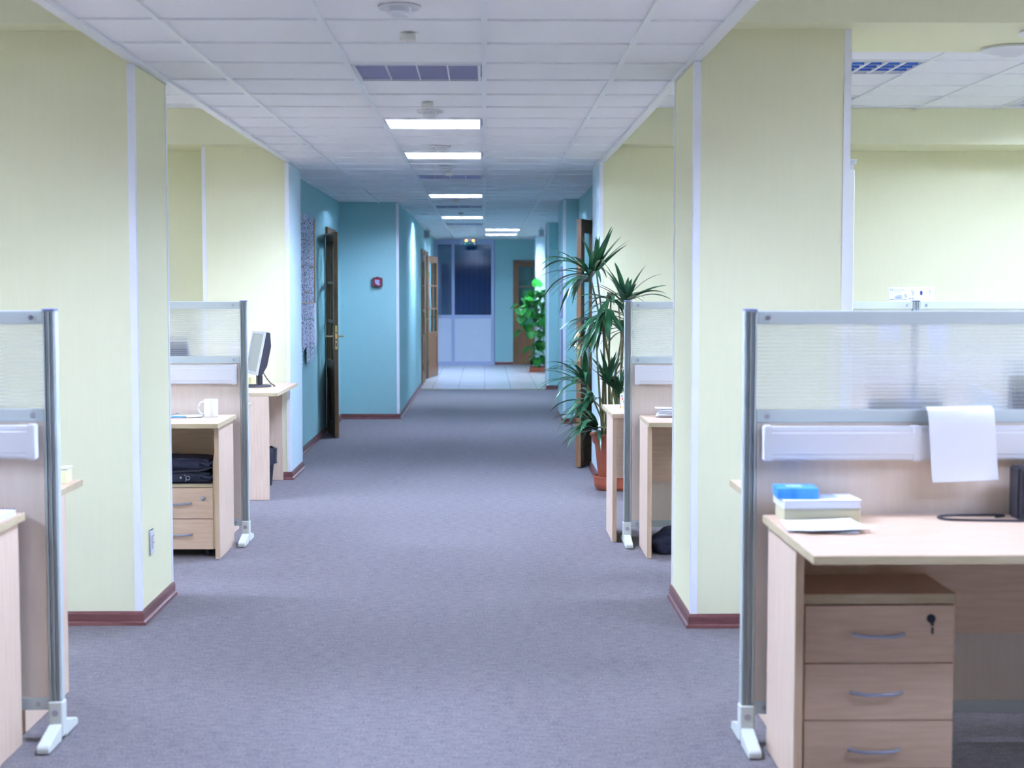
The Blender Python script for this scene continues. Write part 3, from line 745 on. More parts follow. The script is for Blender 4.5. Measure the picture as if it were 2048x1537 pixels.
# stack beside the large divider
o = MB().box(-.12, .12, -.072, .072, 0, .044, .002).build('card_box', CREAM, None, False, (1.062, 4.738, ZD + .0005)); tag(o, 'cream card box at the bottom of the stack under the white book', 'box')
def white_book():
    t = thing('paperback_book', 'thick white book between the blue box and the cream box', 'book', (1.060, 4.735, ZD + .0455), .03)
    MB().box(-.123, .123, -.078, .078, 0, .0015).box(-.123, .123, -.078, .078, .0245, .026).box(-.123, -.1215, -.078, .078, .0015, .0245).build('cover', PAPER, t)
    MB().box(-.121, .119, -.075, .076, .0017, .0243).build('page_block', mat('white_pages', (.80, .80, .90), .7), t)
    MB().box(.0, .065, -.03, .07, .0261, .0264).build('cover_print', mat('grey_blue_print', (.38, .43, .55), .6), t)
white_book()
def blue_box():
    t = thing('blue_box', 'small bright blue cardboard box topping the stack on the desk', 'box', (.992, 4.742, ZD + .0722), -.04)
    MB().box(-.064, .064, -.058, .058, 0, .034, .0015).build('carton', BLUEBOX, t)
    MB().box(-.03, .02, -.02, .03, .0341, .0343).build('printed_patch', mat('light_blue_print', (.45, .68, .92), .4), t)
blue_box()
for i, (dx, dy, rz) in enumerate(((0, 0, -.20), (-.008, .010, -.06), (.018, -.006, .10))):
    sheet('loose_paper', 'loose white sheets fanned before the stack with the blue box', 'paper', .21, .205, (1.035 + dx, 4.545 + dy, ZD + .001 + i * .004), rz, curl=.010, group='fanned sheets before the blue box', seed=i)
def hung_sheet():
    b = bmesh.new(); prof = [(4.842, 1.1165), (4.825, 1.1215), (4.805, 1.122), (4.787, 1.112), (4.779, 1.09), (4.7765, 1.05), (4.773, 1.0), (4.770, .95), (4.766, .90), (4.763, .882)]
    rows = []
    for j, (y, z) in enumerate(prof):
        row = []
        for i in range(9):
            u = i / 8
            row.append(b.verts.new((1.425 + .214 * u + (1.118 - z) * .055, y - .004 * math.sin(u * PI), z + (.008 * u if j > 3 else .003 * u))))
        rows.append(row)
    for j in range(len(rows) - 1):
        for i in range(8): b.faces.new((rows[j][i], rows[j][i + 1], rows[j + 1][i + 1], rows[j + 1][i]))
    bmesh.ops.recalc_face_normals(b, faces=list(b.faces)); bmesh.ops.solidify(b, geom=list(b.faces), thickness=.0004)
    tag(MB()._merge(b).build('hung_paper', PAPER, None, True), 'blank white sheet hung over the middle rail and trunking of the large divider', 'paper')
hung_sheet()
cable = [(1.64, 4.75, 0), (1.675, 4.775, 0), (1.66, 4.788, 0), (1.62, 4.79, 0), (1.58, 4.79, 0), (1.51, 4.785, 0), (1.466, 4.765, 0), (1.452, 4.735, 0), (1.468, 4.70, 0), (1.52, 4.685, 0), (1.60, 4.675, 0), (1.70, 4.665, 0), (1.82, 4.665, 0), (1.95, 4.668, 0)]
cp = []
for i in range(len(cable) - 1):
    p0, p1, p2, p3 = [Vector(cable[max(0, min(len(cable) - 1, i + k))]) for k in (-1, 0, 1, 2)]
    for k in range(6):
        u = k / 6; cp.append(.5 * ((2 * p1) + (p2 - p0) * u + (2 * p0 - 5 * p1 + 4 * p2 - p3) * u * u + (3 * p1 - p0 - 3 * p2 + p3) * u ** 3))
tag(MB().tube([(p.x, p.y, ZD + .0045) for p in cp], .004, 10).build('power_cable', DARK, None, True), 'looped black cable lying on the desk under the hung sheet', 'cable')
def speaker_box():
    t = thing('desktop_speaker', 'black upright box standing under the trunking at the photo edge', 'speaker', (1.79, 4.735, ZD + .0005))
    MB().box(-.095, .095, -.03, .055, 0, .168, .006, 2).build('casing', DARK, t)
    MB().box(-.08, .08, -.0335, -.0305, .02, .155, .001).build('grille', mat('dark_navy_grille', (.012, .014, .03), .8), t)
speaker_box()
# envelope pile
for i in range(6):
    o = MB().box(-.11, .11, -.05, .05, 0, .006, .0015, rot=R('Y', random.uniform(-1.2, 1.2))).build('envelope', mat('envelope_white', (.80, .81, .88), .7), None, False, (1.105 + random.uniform(-.012, .012), 8.60 + random.uniform(-.01, .01), ZD + .003 + i * .0085), random.uniform(-.12, .12))
    tag(o, 'white envelope in the pile on the desk beside the pillar', 'envelope', 'pile of envelopes beside the pillar')
# tin and sheet on the desk by the plant
def tin():
    t = thing('pencil_tin', 'white tin with red, yellow and blue blocks, half hidden by the divider post', 'tin', (.862, 9.10, ZD + .0005))
    MB().lathe([(.036, 0), (.037, .002), (.037, .098), (.034, .1), (.034, .005), (.004, .004)], seg=28).build('can', CERAM, t, True)
    cols = [(.75, .06, .04), (.85, .5, .02), (.05, .12, .75)]
    rnd = random.Random(5)
    for i in range(3):
        m = MB()
        for k in range(9):
            a = PI + (k - 4) * .42 + i * .14; z = .012 + ((k * 3 + i * 2) % 5) * .017
            m.box(-.004, .004, -.0377, -.0371, z, z + .014, rot=R('Z', math.degrees(a) + 90), piv=(0, 0, z))
        m.build('printed_block', mat('tin_print_%d' % i, cols[i], .4), t)
tin()
sheet('flyer', 'colour printed flyer lying on the desk beside the tin', 'paper', .14, .20, (.835, 8.955, ZD), .2, curl=.004, m=noise_col('flyer_print', (.85, .87, .95), (.55, .50, .80), nscale=25, lo=.5, hi=.7))
# ------------------------------------------------------------------ monitors
def lcd(label, loc, rz, w=.40, h=.33, tilt=-10, base=True):
    """screen faces local -y"""
    t = thing('computer_monitor', label, 'monitor', loc, rz, 'computer monitors')
    MB().lathe([(.118, 0), (.122, .004), (.118, .012), (.06, .016), (.004, .016)], seg=36).build('base', DARK, t, True)
    MB().box(-.035, .035, .015, .05, .014, .12, .006, 2).build('stand', DARK, t)
    rot = R('X', tilt); pv = (0, .02, .10)
    sc = MB().prism([(.0, .0), (.0, h), (.028, h), (.055, h * .7), (.055, h * .25), (.028, 0)], 'X', -w / 2, w / 2, .004)
    bmesh.ops.translate(sc.bm, vec=(0, -.02, .085), verts=list(sc.bm.verts))
    M4 = Matrix.Translation(pv) @ rot.to_4x4() @ Matrix.Translation(-Vector(pv))
    bmesh.ops.transform(sc.bm, matrix=M4, verts=list(sc.bm.verts)); sc.build('back_casing', DARK, t)
    bz = MB(); e = .018; z0 = .085
    for a, b, c, d in ((-w / 2, w / 2, z0, z0 + e * 1.4), (-w / 2, w / 2, z0 + h - e, z0 + h), (-w / 2, -w / 2 + e, z0 + e * 1.4, z0 + h - e), (w / 2 - e, w / 2, z0 + e * 1.4, z0 + h - e)): bz.box(a, b, -.036, -.0205, c, d, .002)
    bmesh.ops.transform(bz.bm, matrix=M4, verts=list(bz.bm.verts)); bz.build('bezel', SILVER, t)
    s = MB().box(-w / 2 + e, w / 2 - e, -.031, -.0215, z0 + e * 1.4, z0 + h - e)
    bmesh.ops.transform(s.bm, matrix=M4, verts=list(s.bm.verts)); s.build('screen', SCREEN, t)
    return t
mon = lcd('flat monitor seen edge-on upon the far desk, silver bezel and black back', (-1.735, 11.36, ZD + .0005), math.radians(-68), .38, .33, -12)
MB().tube([(.01, .045, .13), (.02, .085, .06), (.01, .12, .02), (.05, .14, .006), (.10, .12, .005)], .004, 8).build('monitor_cable', DARK, mon, True)
lcd('monitor seen blurred through the ribbed glazing of the large divider, beside the pillar', (1.50, 5.32, ZD + .0005), math.radians(180), .26, .25, -6)
lcd('monitor seen blurred through the ribbed glazing above the black box', (2.08, 5.32, ZD + .0005), math.radians(180), .42, .34, -6)
lcd('monitor seen as a blue-grey smear through the glazing behind the mug', (-1.99, 9.25, ZD + .0005), math.radians(175), .36, .33, -6)
def folder():
    t = thing('lever_file', 'light blue file standing upright behind the ribbed glazing', 'file', (1.80, 5.22, ZD + .0005))
    MB().box(-.02, .02, -.02, .20, 0, .31, .002).build('cover', mat('sky_blue_board', (.30, .55, .90), .5), t)
    MB().box(-.0205, .0205, -.021, -.0203, .15, .25).build('spine_label', PAPER, t)
folder()
def bottle():
    t = thing('bottle', 'small clear bottle on the far desk before the monitor', 'bottle', (-1.875, 11.30, ZD + .0005))
    MB().lathe([(.022, 0), (.024, .004), (.024, .07), (.012, .085), (.011, .095)], seg=20).build('bottle_body', mat('cloudy_plastic', (.75, .80, .88), .2), t, True)
    MB().lathe([(.013, .0955), (.013, .11), (.003, .111)], seg=16).build('bottle_cap', WHITE, t, True)
bottle()
o = MB().lathe([(.026, 0), (.027, .03), (.024, .062), (.003, .063)], seg=20).build('glue_jar', mat('pale_yellow_plastic', (.80, .74, .35), .4), None, True, (-1.80, 11.52, ZD + .0005)); tag(o, 'pale yellow jar beside the clear bottle on the far desk', 'jar')
# waste bin
def bin_():
    t = thing('waste_bin', 'black waste bin with a bin liner between the legs of the far desk', 'bin', (-1.722, 11.47, 0))
    MB().lathe([(.085, .002), (.09, .006), (.118, .275), (.115, .275), (.088, .012), (.004, .010)], seg=28).build('bucket', DARK, t, True)
    b = bmesh.new(); rings = []; rnd = random.Random(2)
    prof = [(.112, .20), (.117, .275), (.123, .292), (.129, .285), (.130, .24), (.127, .195), (.129, .170)]
    for r, z in prof:
        rings.append([b.verts.new(((r + rnd.uniform(-.003, .004)) * math.cos(2 * PI * i / 36), (r + rnd.uniform(-.003, .004)) * math.sin(2 * PI * i / 36), z + rnd.uniform(-.006, .006))) for i in range(36)])
    for j in range(len(rings) - 1):
        for i in range(36): b.faces.new((rings[j][i], rings[j][(i + 1) % 36], rings[j + 1][(i + 1) % 36], rings[j + 1][i]))
    bmesh.ops.recalc_face_normals(b, faces=list(b.faces))
    MB()._merge(b).build('bin_liner', LINER, t, True)
bin_()
# sockets
def socket(label, loc, rz):
    t = thing('wall_socket', label, 'socket', loc, rz)
    MB().box(-.040, .040, -.009, -.001, -.058, .058, .004, 2).build('face_plate', WHITE, t)
    MB().box(-.022, .022, -.014, -.0095, -.03, .03, .004, 2).build('rocker', WHITE, t)
    for s in (-1, 1): MB().lathe([(.003, -.0148), (.003, -.0142)], (s * .009, 0, -.002), 10, 'Y').build('hole', DARK, t)
socket('white wall socket low on the corridor side of the yellow pillar', (-1.54, 6.885, .34), PI / 2)
def wallbox():
    t = thing('socket_box', 'white surface socket box on the far pillar behind the monitor', 'socket', (-1.91, 11.84, 1.03))
    MB().box(-.09, .09, -.045, -.001, -.05, .05, .005, 2).build('casing', WHITE, t)
    MB().box(-.06, .06, -.049, -.0455, -.03, .03, .003).build('face_plate', TRIMW, t)
wallbox()
# tall white cupboard behind the near pillar
def cupboard():
    t = thing('tall_cupboard', 'tall white cupboard edge showing behind the yellow pillar corner', 'cupboard', (1.62, 7.55, 0))
    MB().box(0, .24, .02, .42, .0, 2.13).build('carcass', WHITE, t)
    MB().box(.0, .24, 0, .018, .06, 2.10, .002).build('cupboard_door', TRIMW, t)
    MB().box(-.004, .246, -.004, .42, 2.1305, 2.155, .002).build('cupboard_top', mat('grey_white_top', (.62, .68, .78), .5), t)
cupboard()
# ------------------------------------------------------------------ writing
def text_part(txt, size, m, parent, loc, rot=(PI / 2, 0, 0), ext=.0006, name='lettering', align='LEFT'):
    cu = bpy.data.curves.new(name, 'FONT'); cu.body = txt; cu.size = size; cu.extrude = ext; cu.align_x = align; cu.resolution_u = 3
    tmp = bpy.data.objects.new('tmp_text', cu); C.objects.link(tmp)
    dg = bpy.context.evaluated_depsgraph_get(); me = bpy.data.meshes.new_from_object(tmp.evaluated_get(dg))
    bpy.data.objects.remove(tmp); bpy.data.curves.remove(cu)
    me.materials.clear(); me.materials.append(m)
    o = bpy.data.objects.new(name, me); C.objects.link(o); o.parent = parent; o.location = loc; o.rotation_euler = rot
    return o
INK = mat('blue_ink', (.16, .22, .72), .6); INKL = mat('pale_blue_ink', (.42, .48, .90), .6); INKD = mat('dark_blue_ink', (.02, .03, .16), .6); INKF = mat('faint_blue_ink', (.60, .65, .90), .6)
def ell(m, cx, cz, rx_, rz_, y=-.0026, n=20, pts=None):
    P = pts or [(cx + rx_ * math.cos(2 * PI * i / n), cz + rz_ * math.sin(2 * PI * i / n)) for i in range(n)]
    return m.prism(P, 'Y', y, y + .0006)
def card_one():
    t = thing('printed_card', 'printed card with blue logo and text on top of the long divider', 'sign', (2.445, 8.752, 1.4385))
    MB().box(-.080, .080, -.0018, 0, 0, .078).build('card', PAPER, t)
    ell(MB(), -.062, .064, 0, 0, pts=[(-.071, .058), (-.064, .058), (-.071, .070)]).build('logo', INK, t)
    ell(MB(), 0, 0, 0, 0, pts=[(-.061, .055), (-.056, .055), (-.056, .066), (-.063, .066)]).build('logo', INKL, t)
    text_part('LestniZZa', .0145, INKL, t, (-.051, -.0025, .0565))
    text_part('IT развитие', .0075, INKL, t, (-.050, -.0025, .0455))
    b = MB(); ell(b, 0, 0, 0, 0, pts=[(-.044, .004), (-.046, .018), (-.040, .025), (-.030, .029), (-.016, .033), (-.004, .030), (.0, .022), (.0, .004)]); b.build('printed_cloud', INKL, t)
    MB().box(-.034, -.014, -.0033, -.0027, .018, .020).box(-.034, -.008, -.0033, -.0027, .012, .014).build('printed_line', INK, t)
    MB().box(-.074, -.0465, -.0026, -.002, .004, .008).box(.002, .028, -.0026, -.002, .004, .007).build('printed_bar', mat('steel_blue_ink', (.06, .15, .40), .6), t)
    f = MB(); ell(f, .018, .031, .007, .006); ell(f, .021, .022, .006, .006)
    for a, b_, c, d in ((.008, .038, .014, .033), (.032, .038, .026, .033), (.012, .014, .016, .020), (.030, .016, .026, .022)):
        f.prism([(a - .0015, b_), (a + .0015, b_), (c + .0015, d), (c - .0015, d)], 'Y', -.0026, -.002)
    f.build('printed_figure', INKL, t)
    g = MB(); ell(g, .056, .060, .0032, .004); ell(g, 0, 0, 0, 0, pts=[(.048, .050), (.058, .0555), (.068, .052), (.066, .040), (.065, .024), (.061, .024), (.059, .042), (.054, .048)])
    ell(g, .046, .010, .007, .006); ell(g, .063, .010, .006, .007); g.build('printed_figure', INKL, t)
def card_two():
    t = thing('printed_card', 'small white card with two oval beetle drawings beside the logo card', 'sign', (2.582, 8.752, 1.4385))
    MB().box(-.053, .053, -.0018, 0, 0, .080).build('card', PAPER, t)
    ell(MB(), -.026, .043, .0078, .0135).build('printed_oval', INKD, t)
    g = MB(); ell(g, .024, .043, .0085, .011); g.build('printed_oval', INKF, t); ell(MB(), .025, .056, .003, .003).build('printed_dot', INK, t)
    f = MB()
    for cx in (-.026, .024):
        for s in (-1, 1):
            for k in range(3): f.prism([(cx + s * .010, .050 - .007 * k), (cx + s * .020, .053 - .007 * k), (cx + s * .020, .052 - .007 * k), (cx + s * .010, .049 - .007 * k)], 'Y', -.0026, -.002)
        f.box(cx - .012, cx + .012, -.0026, -.002, .006, .009)
    f.build('printed_line', INKF, t)
card_one(); card_two()
for x, z0, w, h, lb in ((2.31, 1.20, .13, .175, 'pale blue sheet fixed to the long divider glazing behind the large divider'), (2.60, 1.15, .12, .22, 'second pale blue sheet on the long divider glazing under the beetle card')):
    o = MB().box(x, x + w, 8.749, 8.7505, z0, z0 + h).build('pinned_sheet', mat('pale_blue_paper', (.58, .66, .92), .7)); tag(o, lb, 'paper')
# exit sign
def exit_sign():
    t = thing('exit_sign', 'green hanging exit sign with two amber lamps before the glazed office front', 'exit sign', (-.275, 28.2, 2.335))
    MB().box(-.125, .125, -.03, .03, 0, .066, .004).build('sign_box', GREEN, t)
    MB().prism([(-.135, .0665), (.135, .0665), (.115, .125), (-.115, .125)], 'Y', -.035, .035, .004).build('sign_top', mat('lavender_plastic', (.66, .66, .80), .5), t)
    for x in (-.065, .065):
        MB().lathe([(.004, -.048), (.016, -.044), (.022, -.0355), (.022, -.030)], (x, 0, .083), 16, 'Y').build('indicator_lamp', AMBER, t, True)
    MB().box(-.01, .01, -.01, .01, .125, .168).build('hanger', WHITE, t)
    text_part('ВЫХОД', .034, PAPER, t, (-.042, -.0312, .021))
    MB().box(.078, .108, -.0315, -.0305, .006, .060).build('door_symbol', PAPER, t)
    f = MB(); ell(f, -.085, .048, .006, .006, -.032); f.prism([(-.098, .010), (-.092, .010), (-.084, .024), (-.076, .018), (-.073, .022), (-.080, .040), (-.092, .038), (-.098, .028), (-.093, .026)], 'Y', -.032, -.0312); f.build('running_figure_symbol', PAPER, t)
exit_sign()
# fire call point
def callpoint():
    t = thing('wall_mounted_call_point', 'dark red fire call point on the aqua wall facing the corridor', 'fire alarm', (-1.235, 17.4, 1.592))
    MB().prism([(-.055, -.055), (.055, -.055), (.055, .045), (.02, .052), (0, .062), (-.02, .052), (-.055, .045)], 'Y', -.045, -.001, .004).build('casing', RED, t)
    MB().prism([(-.03, .025), (.028, .022), (.022, -.008), (.034, -.036), (.005, -.040), (-.025, -.018)], 'Y', -.047, -.0455).build('call_plate', mat('grey_blue_plate', (.36, .38, .60), .4), t)
callpoint()
def speaker(label, loc):
    t = thing('wall_mounted_speaker', label, 'speaker', loc)
    MB().prism([(-.05, -.075), (.05, -.06), (.05, .075), (-.05, .06)], 'Y', -.05, .05, .006).build('casing', WHITE, t)
    MB().box(-.035, .035, -.053, -.0505, -.05, .05, .001).build('grille', mat('grey_grille', (.35, .45, .5), .8), t)
    MB().box(-.01, .01, -.01, .01, .07, .099).build('bracket', ALU, t)
speaker('small white speaker high on the hall wall above the open door', (-.925, 24.4, 2.40))
speaker('small grey box near the ceiling at the passage pier, past the green plant', (.905, 23.9, 2.40))
# ------------------------------------------------------------------ notice board
def noticeboard():
    t = thing('notice_board', 'wooden framed notice board covered with printed sheets on the passage wall', 'notice board', (-1.67, 0, 0))
    MB().box(.001, .012, 12.98, 14.68, 1.38, 2.18).build('board', mat('cork_board', (.40, .33, .26), .8), t)
    f = MB(); f.box(.0125, .026, 14.63, 14.70, 1.37, 2.19).box(.0125, .026, 12.97, 12.995, 1.37, 2.19).box(.0125, .02, 12.995, 14.63, 1.37, 1.385)
    f.build('frame', EDGEP, t)
noticeboard()
rnd = random.Random(11)
for c in range(4):
    y0 = 13.02 + c * .40
    for r in range(5):
        z1 = 2.20 - r * .245 + rnd.uniform(-.008, .008)
        low = r > 3
        b = MB().box(0, .001, 0, .385, -.235, 0)
        o = b.build('notice_sheet', PRINTED, None, False, (-1.6555 + .0012 * (r % 2) + .0006 * c, y0 + rnd.uniform(-.005, .005), z1)); o.rotation_euler.x = rnd.uniform(-.02, .02)
        tag(o, 'printed notice sheet in the block of sheets covering the notice board', 'paper', 'printed sheets on the notice board')
for c, (dy, dz, rx_, l) in enumerate(((.02, .10, .10, .24), (.30, .06, -.12, .22), (.56, .11, .12, .16), (.86, .03, -.08, .20), (1.16, .02, .06, .18))):
    b = MB().box(0, .001, 0, .26, -l, 0)
    o = b.build('notice_strip', PRINTED, None, False, (-1.648 + c * .001, 13.02 + dy, .995 + dz)); o.rotation_euler = (rx_, -.03, 0)
    tag(o, 'loose notice strip dangling from the lower edge of the notice sheets', 'paper', 'dangling strips under the notice board')
o = MB().box(0, .001, 0, .16, -.42, 0).build('notice_poster', PAPER, None, False, (-1.6595, 14.66, 1.37)); tag(o, 'tall plain sheet at the outer lower corner of the notice board', 'paper')
for z0, z1, lb in ((1.18, 1.76, 'tall framed poster on the side of the passage pier, upper of two'), (.62, 1.06, 'framed poster on the side of the passage pier, lower of two')):
    t = thing('framed_poster', lb, 'poster', (.88, 17.0, 0))
    MB().box(-.014, -.001, -.17, .17, z0, z1, .002).build('frame', mat('blue_grey_frame', (.16, .19, .36), .4), t)
    MB().box(-.016, -.0145, -.15, .15, z0 + .02, z1 - .02).build('print', mat('grey_print', (.35, .38, .52), .3), t)
# ------------------------------------------------------------------ doors
def door(n, label, hinge, ang, w=.8, h=2.06, flip=1, handle=True, m=BROWN):
    """leaf runs along local +x from its hinges; ang turns it about z"""
    t = thing('door_%d' % n, label, 'door', (hinge[0], hinge[1], 0), math.radians(ang), kind='structure')
    th = .02; z0 = .012; s = .105; gb = .78; gt = h - .11
    L = MB()
    L.box(0, s, -th, th, z0, h, .002).box(w - s, w, -th, th, z0, h, .002)
    L.box(s, w - s, -th, th, h - .11, h).box(s, w - s, -th, th, z0, .15).box(s, w - s, -th, th, .68, gb)
    L.box(s, w - s, -th * .55, th * .55, .15, .68)
    L.build('leaf', m, t)
    mu = MB(); cx = w / 2
    for k in (1, 2): zz = gb + (gt - gb) * k / 3; mu.box(s, w - s, -th * .8, th * .8, zz - .014, zz + .014)
    mu.box(cx - .014, cx + .014, -th * .8, th * .8, gb, gt)
    mu.build('muntin', m, t)
    MB().box(s, w - s, -.0025, .0025, gb, gt).build('glass_pane', GLASS, t)
    for zz in (.28, 1.75):
        MB().lathe([(.009, zz - .05), (.009, zz + .05)], (0.0, -th * flip - .008 * flip, 0), 10).box(.002, .03, -th * flip - .0015 * flip - .001, -th * flip - .0015 * flip + .001, zz - .045, zz + .045).build('hinge', BRASS, t, True)
    if handle:
        lp = MB().box(w - .0002, w + .003, -.011, .011, .90, 1.14)
        lp.build('lock_plate', BRASS, t)
        MB().box(w + .0031, w + .004, -.006, .006, .985, 1.005).box(w + .0031, w + .004, -.005, .005, 1.06, 1.075).box(w + .0031, w + .004, -.005, .005, .93, .965).build('lock_hole', DARK, t)
        for sd in (-1, 1):
            e = MB().box(w - .075, w - .035, sd * th + (0 if sd > 0 else -.006), sd * th + (.006 if sd > 0 else 0), .90, 1.14, .002).build('back_plate', BRASS, t)
            y = sd * th
            MB().tube([(w - .055, y + sd * .005, 1.03), (w - .055, y + sd * .05, 1.03), (w - .07, y + sd * .058, 1.03), (w - .165, y + sd * .055, 1.028), (w - .172, y + sd * .05, 1.034)], .0085, 10).build('lever_handle', BRASS, e, True)
    return t
# left recess: leaf swung open toward the camera, with its frame in the wall behind
door(1, 'dark brown glazed door standing open beside the notice board', (-1.645, 15.83), -77.5, .70, 2.08, flip=-1)
f = MB().box(-1.672, -1.645, 15.85, 15.92, 0, 2.16, .002).box(-1.672, -1.645, 16.66, 16.73, 0, 2.16, .002).box(-1.672, -1.645, 15.92, 16.66, 2.09, 2.16, .002)
struct('trim_doorway_left', f, BROWN)
struct('door_5', MB().box(-1.669, -1.655, 15.92, 16.66, 0.01, 2.09), BROWN)
# right recess door, seen from its lock edge
door(2, 'brown glazed door standing open behind the tall plant, brass lock on its edge', (1.045, 13.28), -109, .79, 2.09, flip=1)
f = MB().box(1.0, 1.048, 13.32, 13.38, 0, 2.16, .002).box(1.0, 1.048, 14.12, 14.18, 0, 2.16, .002).box(1.0, 1.048, 13.38, 14.12, 2.1, 2.16, .002)
struct('trim_doorway_right', f, BROWN)
# hall left: one shut door in its frame, one leaf open into the hall
f = MB().box(-.991, -.965, 23.50, 23.56, 0, 2.14, .002).box(-.991, -.965, 24.30, 24.36, 0, 2.14, .002).box(-.991, -.965, 23.56, 24.30, 2.08, 2.14, .002)
struct('trim_doorway_hall', f, BROWN)
d3 = door(3, 'brown door shut in the hall wall just before the open hall door', (-.988, 23.57), 90, .72, 2.06, flip=1)
f = MB().box(-.991, -.95, 25.28, 25.34, 0, 2.14, .002).box(-.991, -.965, 24.50, 24.56, 0, 2.14, .002).box(-.991, -.965, 24.56, 25.28, 2.08, 2.14, .002)
struct('trim_doorway_hall_far', f, BROWN)
door(4, 'light brown glazed door standing open at the edge of the tiled hall', (-.965, 25.40), 80.5, .82, 2.07, flip=1)
door(6, 'brown glazed door in the end wall behind the leafy green plant', (1.385, YE + .04), 180, .80, 2.07, flip=-1)
struct('trim_doorway_end', MB().box(.572, .583, YE - .01, YE + .08, 0, 2.095).box(1.388, 1.399, YE - .01, YE + .08, 0, 2.095).box(.583, 1.388, YE - .01, YE + .08, 2.077, 2.095), BROWN)
struct('wall_room_end', MB().box(.4, 1.6, YE + .5, YE + .55, 0, 2.6), AQUA)
# ------------------------------------------------------------------ plants
def strap_leaf(b, base, az, el, L, w, droop, rnd, tw=0.0):
    """long narrow leaf, folded along its middle, arching over"""
    n = 9; p = Vector(base); d = Vector((math.cos(az) * math.cos(el), math.sin(az) * math.cos(el), math.sin(el)))
    prev = None; st = L / n
    for i in range(n + 1):
        u = i / n
        ww = w * (min(1, .35 + u * 3.0)) * max(0.02, 1 - u ** 2.6) / 2
        s = d.cross(Vector((0, 0, 1)))
        s = s.normalized() if s.length > 1e-3 else Vector((math.sin(az), -math.cos(az), 0))
        up = s.cross(d).normalized()
        s2 = (s * math.cos(tw * u) + up * math.sin(tw * u)).normalized(); up2 = s2.cross(d).normalized()
        row = [b.verts.new(p - s2 * ww + up2 * ww * .30), b.verts.new(p), b.verts.new(p + s2 * ww + up2 * ww * .30)]
        if prev:
            b.faces.new((prev[0], prev[1], row[1], row[0])); b.faces.new((prev[1], prev[2], row[2], row[1]))
        prev = row
        p = p + d * st
        d = (d + Vector((0, 0, -1)) * droop * st * (.6 + 1.6 * u)).normalized()
PY = 11.05
def W(px, py, dy=0.0):
    """helper used once to turn measured plant points into places around the pot"""
    y = PY + dy
    return ((px - 969) / 3000 * y, y, 1.5 - (py - 580) / 3000 * y)
def dracaena():
    cx, cy = .975, 11.20
    t = thing('potted_dracaena', 'tall many-stemmed dracaena with arching strap leaves in a terracotta pot', 'potted plant', (cx, cy, 0))
    L = lambda p: (p[0] - cx, p[1] - cy, p[2])
    MB().lathe([(.004, .004), (.125, .004), (.150, .03), (.158, .095), (.164, .098), (.166, .106), (.158, .108), (.150, .1), (.140, .035), (.004, .03)], seg=40).build('saucer', TERRA, t, True)
    MB().lathe([(.004, .038), (.105, .038), (.118, .06), (.148, .34), (.152, .345), (.166, .36), (.170, .395), (.176, .405), (.185, .41), (.187, .42), (.182, .428), (.172, .43), (.160, .425), (.150, .39), (.004, .385)], seg=40).build('pot', TERRA, t, True)
    MB().lathe([(.004, .387), (.150, .3905), (.150, .397), (.08, .403), (.004, .4)], seg=30).build('soil', SOIL, t, True)
    # (px, py, dy, n leaves, mean elevation, spread, length, droop, azimuth bias toward/away)
    heads = [
        (1180, 552, .00, 15, .35, .5, .45, 2.7, PI, 1.9),     # top crown, arching to the open side
        (1192, 540, .05, 9, 1.0, .30, .33, .9, -.5, 1.6),      # upright blades over it
        (1250, 606, .05, 14, .80, .45, .36, 1.9, 0, 3.0),      # crown above the divider
        (1222, 598, -.03, 13, .15, .5, .32, 4.0, PI, 3.1),     # drooping crown between
        (1205, 640, -.05, 12, -.15, .5, .35, 3.2, PI, 1.5),    # lower drooping leaves
        (1212, 622, -.07, 12, -.35, .35, .30, 2.5, -1.5, 1.5),  # heavy hanging leaves in the middle
        (1192, 668, -.02, 9, -.3, .4, .28, 2.5, PI + .4, 1.0),
        (1246, 660, .05, 9, .3, .6, .26, 3.5, 0, 3.1),
        (1172, 765, -.02, 14, .5, .5, .40, 2.6, PI, 1.7),     # lower crown over the aisle
        (1218, 765, .03, 13, 1.05, .3, .27, 1.0, 0, 3.1),      # upright crown by the pot
        (1186, 800, -.05, 13, .0, .5, .33, 3.4, PI, 1.8),
        (1196, 856, -.08, 15, .35, .45, .36, 3.6, PI, 1.4),    # lowest crown spilling over the rim
        (1238, 790, .08, 11, .9, .4, .26, 1.4, 0, 3.1),
    ]
    rnd = random.Random(21)
    for k, (px, py, dy, n, el, sp, ln, dr, az0, azs) in enumerate(heads):
        n = int(n * 1.5)
        p = Vector(L(W(px, py, dy)))
        b = bmesh.new()
        for i in range(n):
            az = az0 + azs * ((i + .5) / n * 2 - 1) + rnd.uniform(-.25, .25)
            strap_leaf(b, p + Vector((0, 0, rnd.uniform(-.03, .02))), az, el + rnd.uniform(-sp, sp), ln * rnd.uniform(.75, 1.12), rnd.uniform(.032, .048), dr * rnd.uniform(.7, 1.25), rnd, rnd.uniform(-.6, .6))
        MB()._merge(b).build('leaf_crown', LEAF, t, True)
        a = 2 * PI * k / len(heads) + .4
        root = Vector((.09 * math.cos(a), .09 * math.sin(a), .39))
        mid = root.lerp(p, .5) + Vector((rnd.uniform(-.03, .03), rnd.uniform(-.03, .03), .05))
        pts = [root.lerp(mid, u) * (1 - u) + mid.lerp(p, u) * u for u in [i / 8 for i in range(9)]]
        MB().tube(pts, .010 if py < 700 else .008, 8, .006).build('stem', STEM, t, True)
    # a dry leafless cane
    MB().tube([(.06, .05, .39), (.05, .06, .8), (.055, .05, 1.1), (.03, .03, 1.38)], .009, 8, .006).build('bare_stem', noise_col('dry_stem', (.22, .16, .11), (.30, .22, .15), (5, 5, 1), 12, .8), t, True)
dracaena()
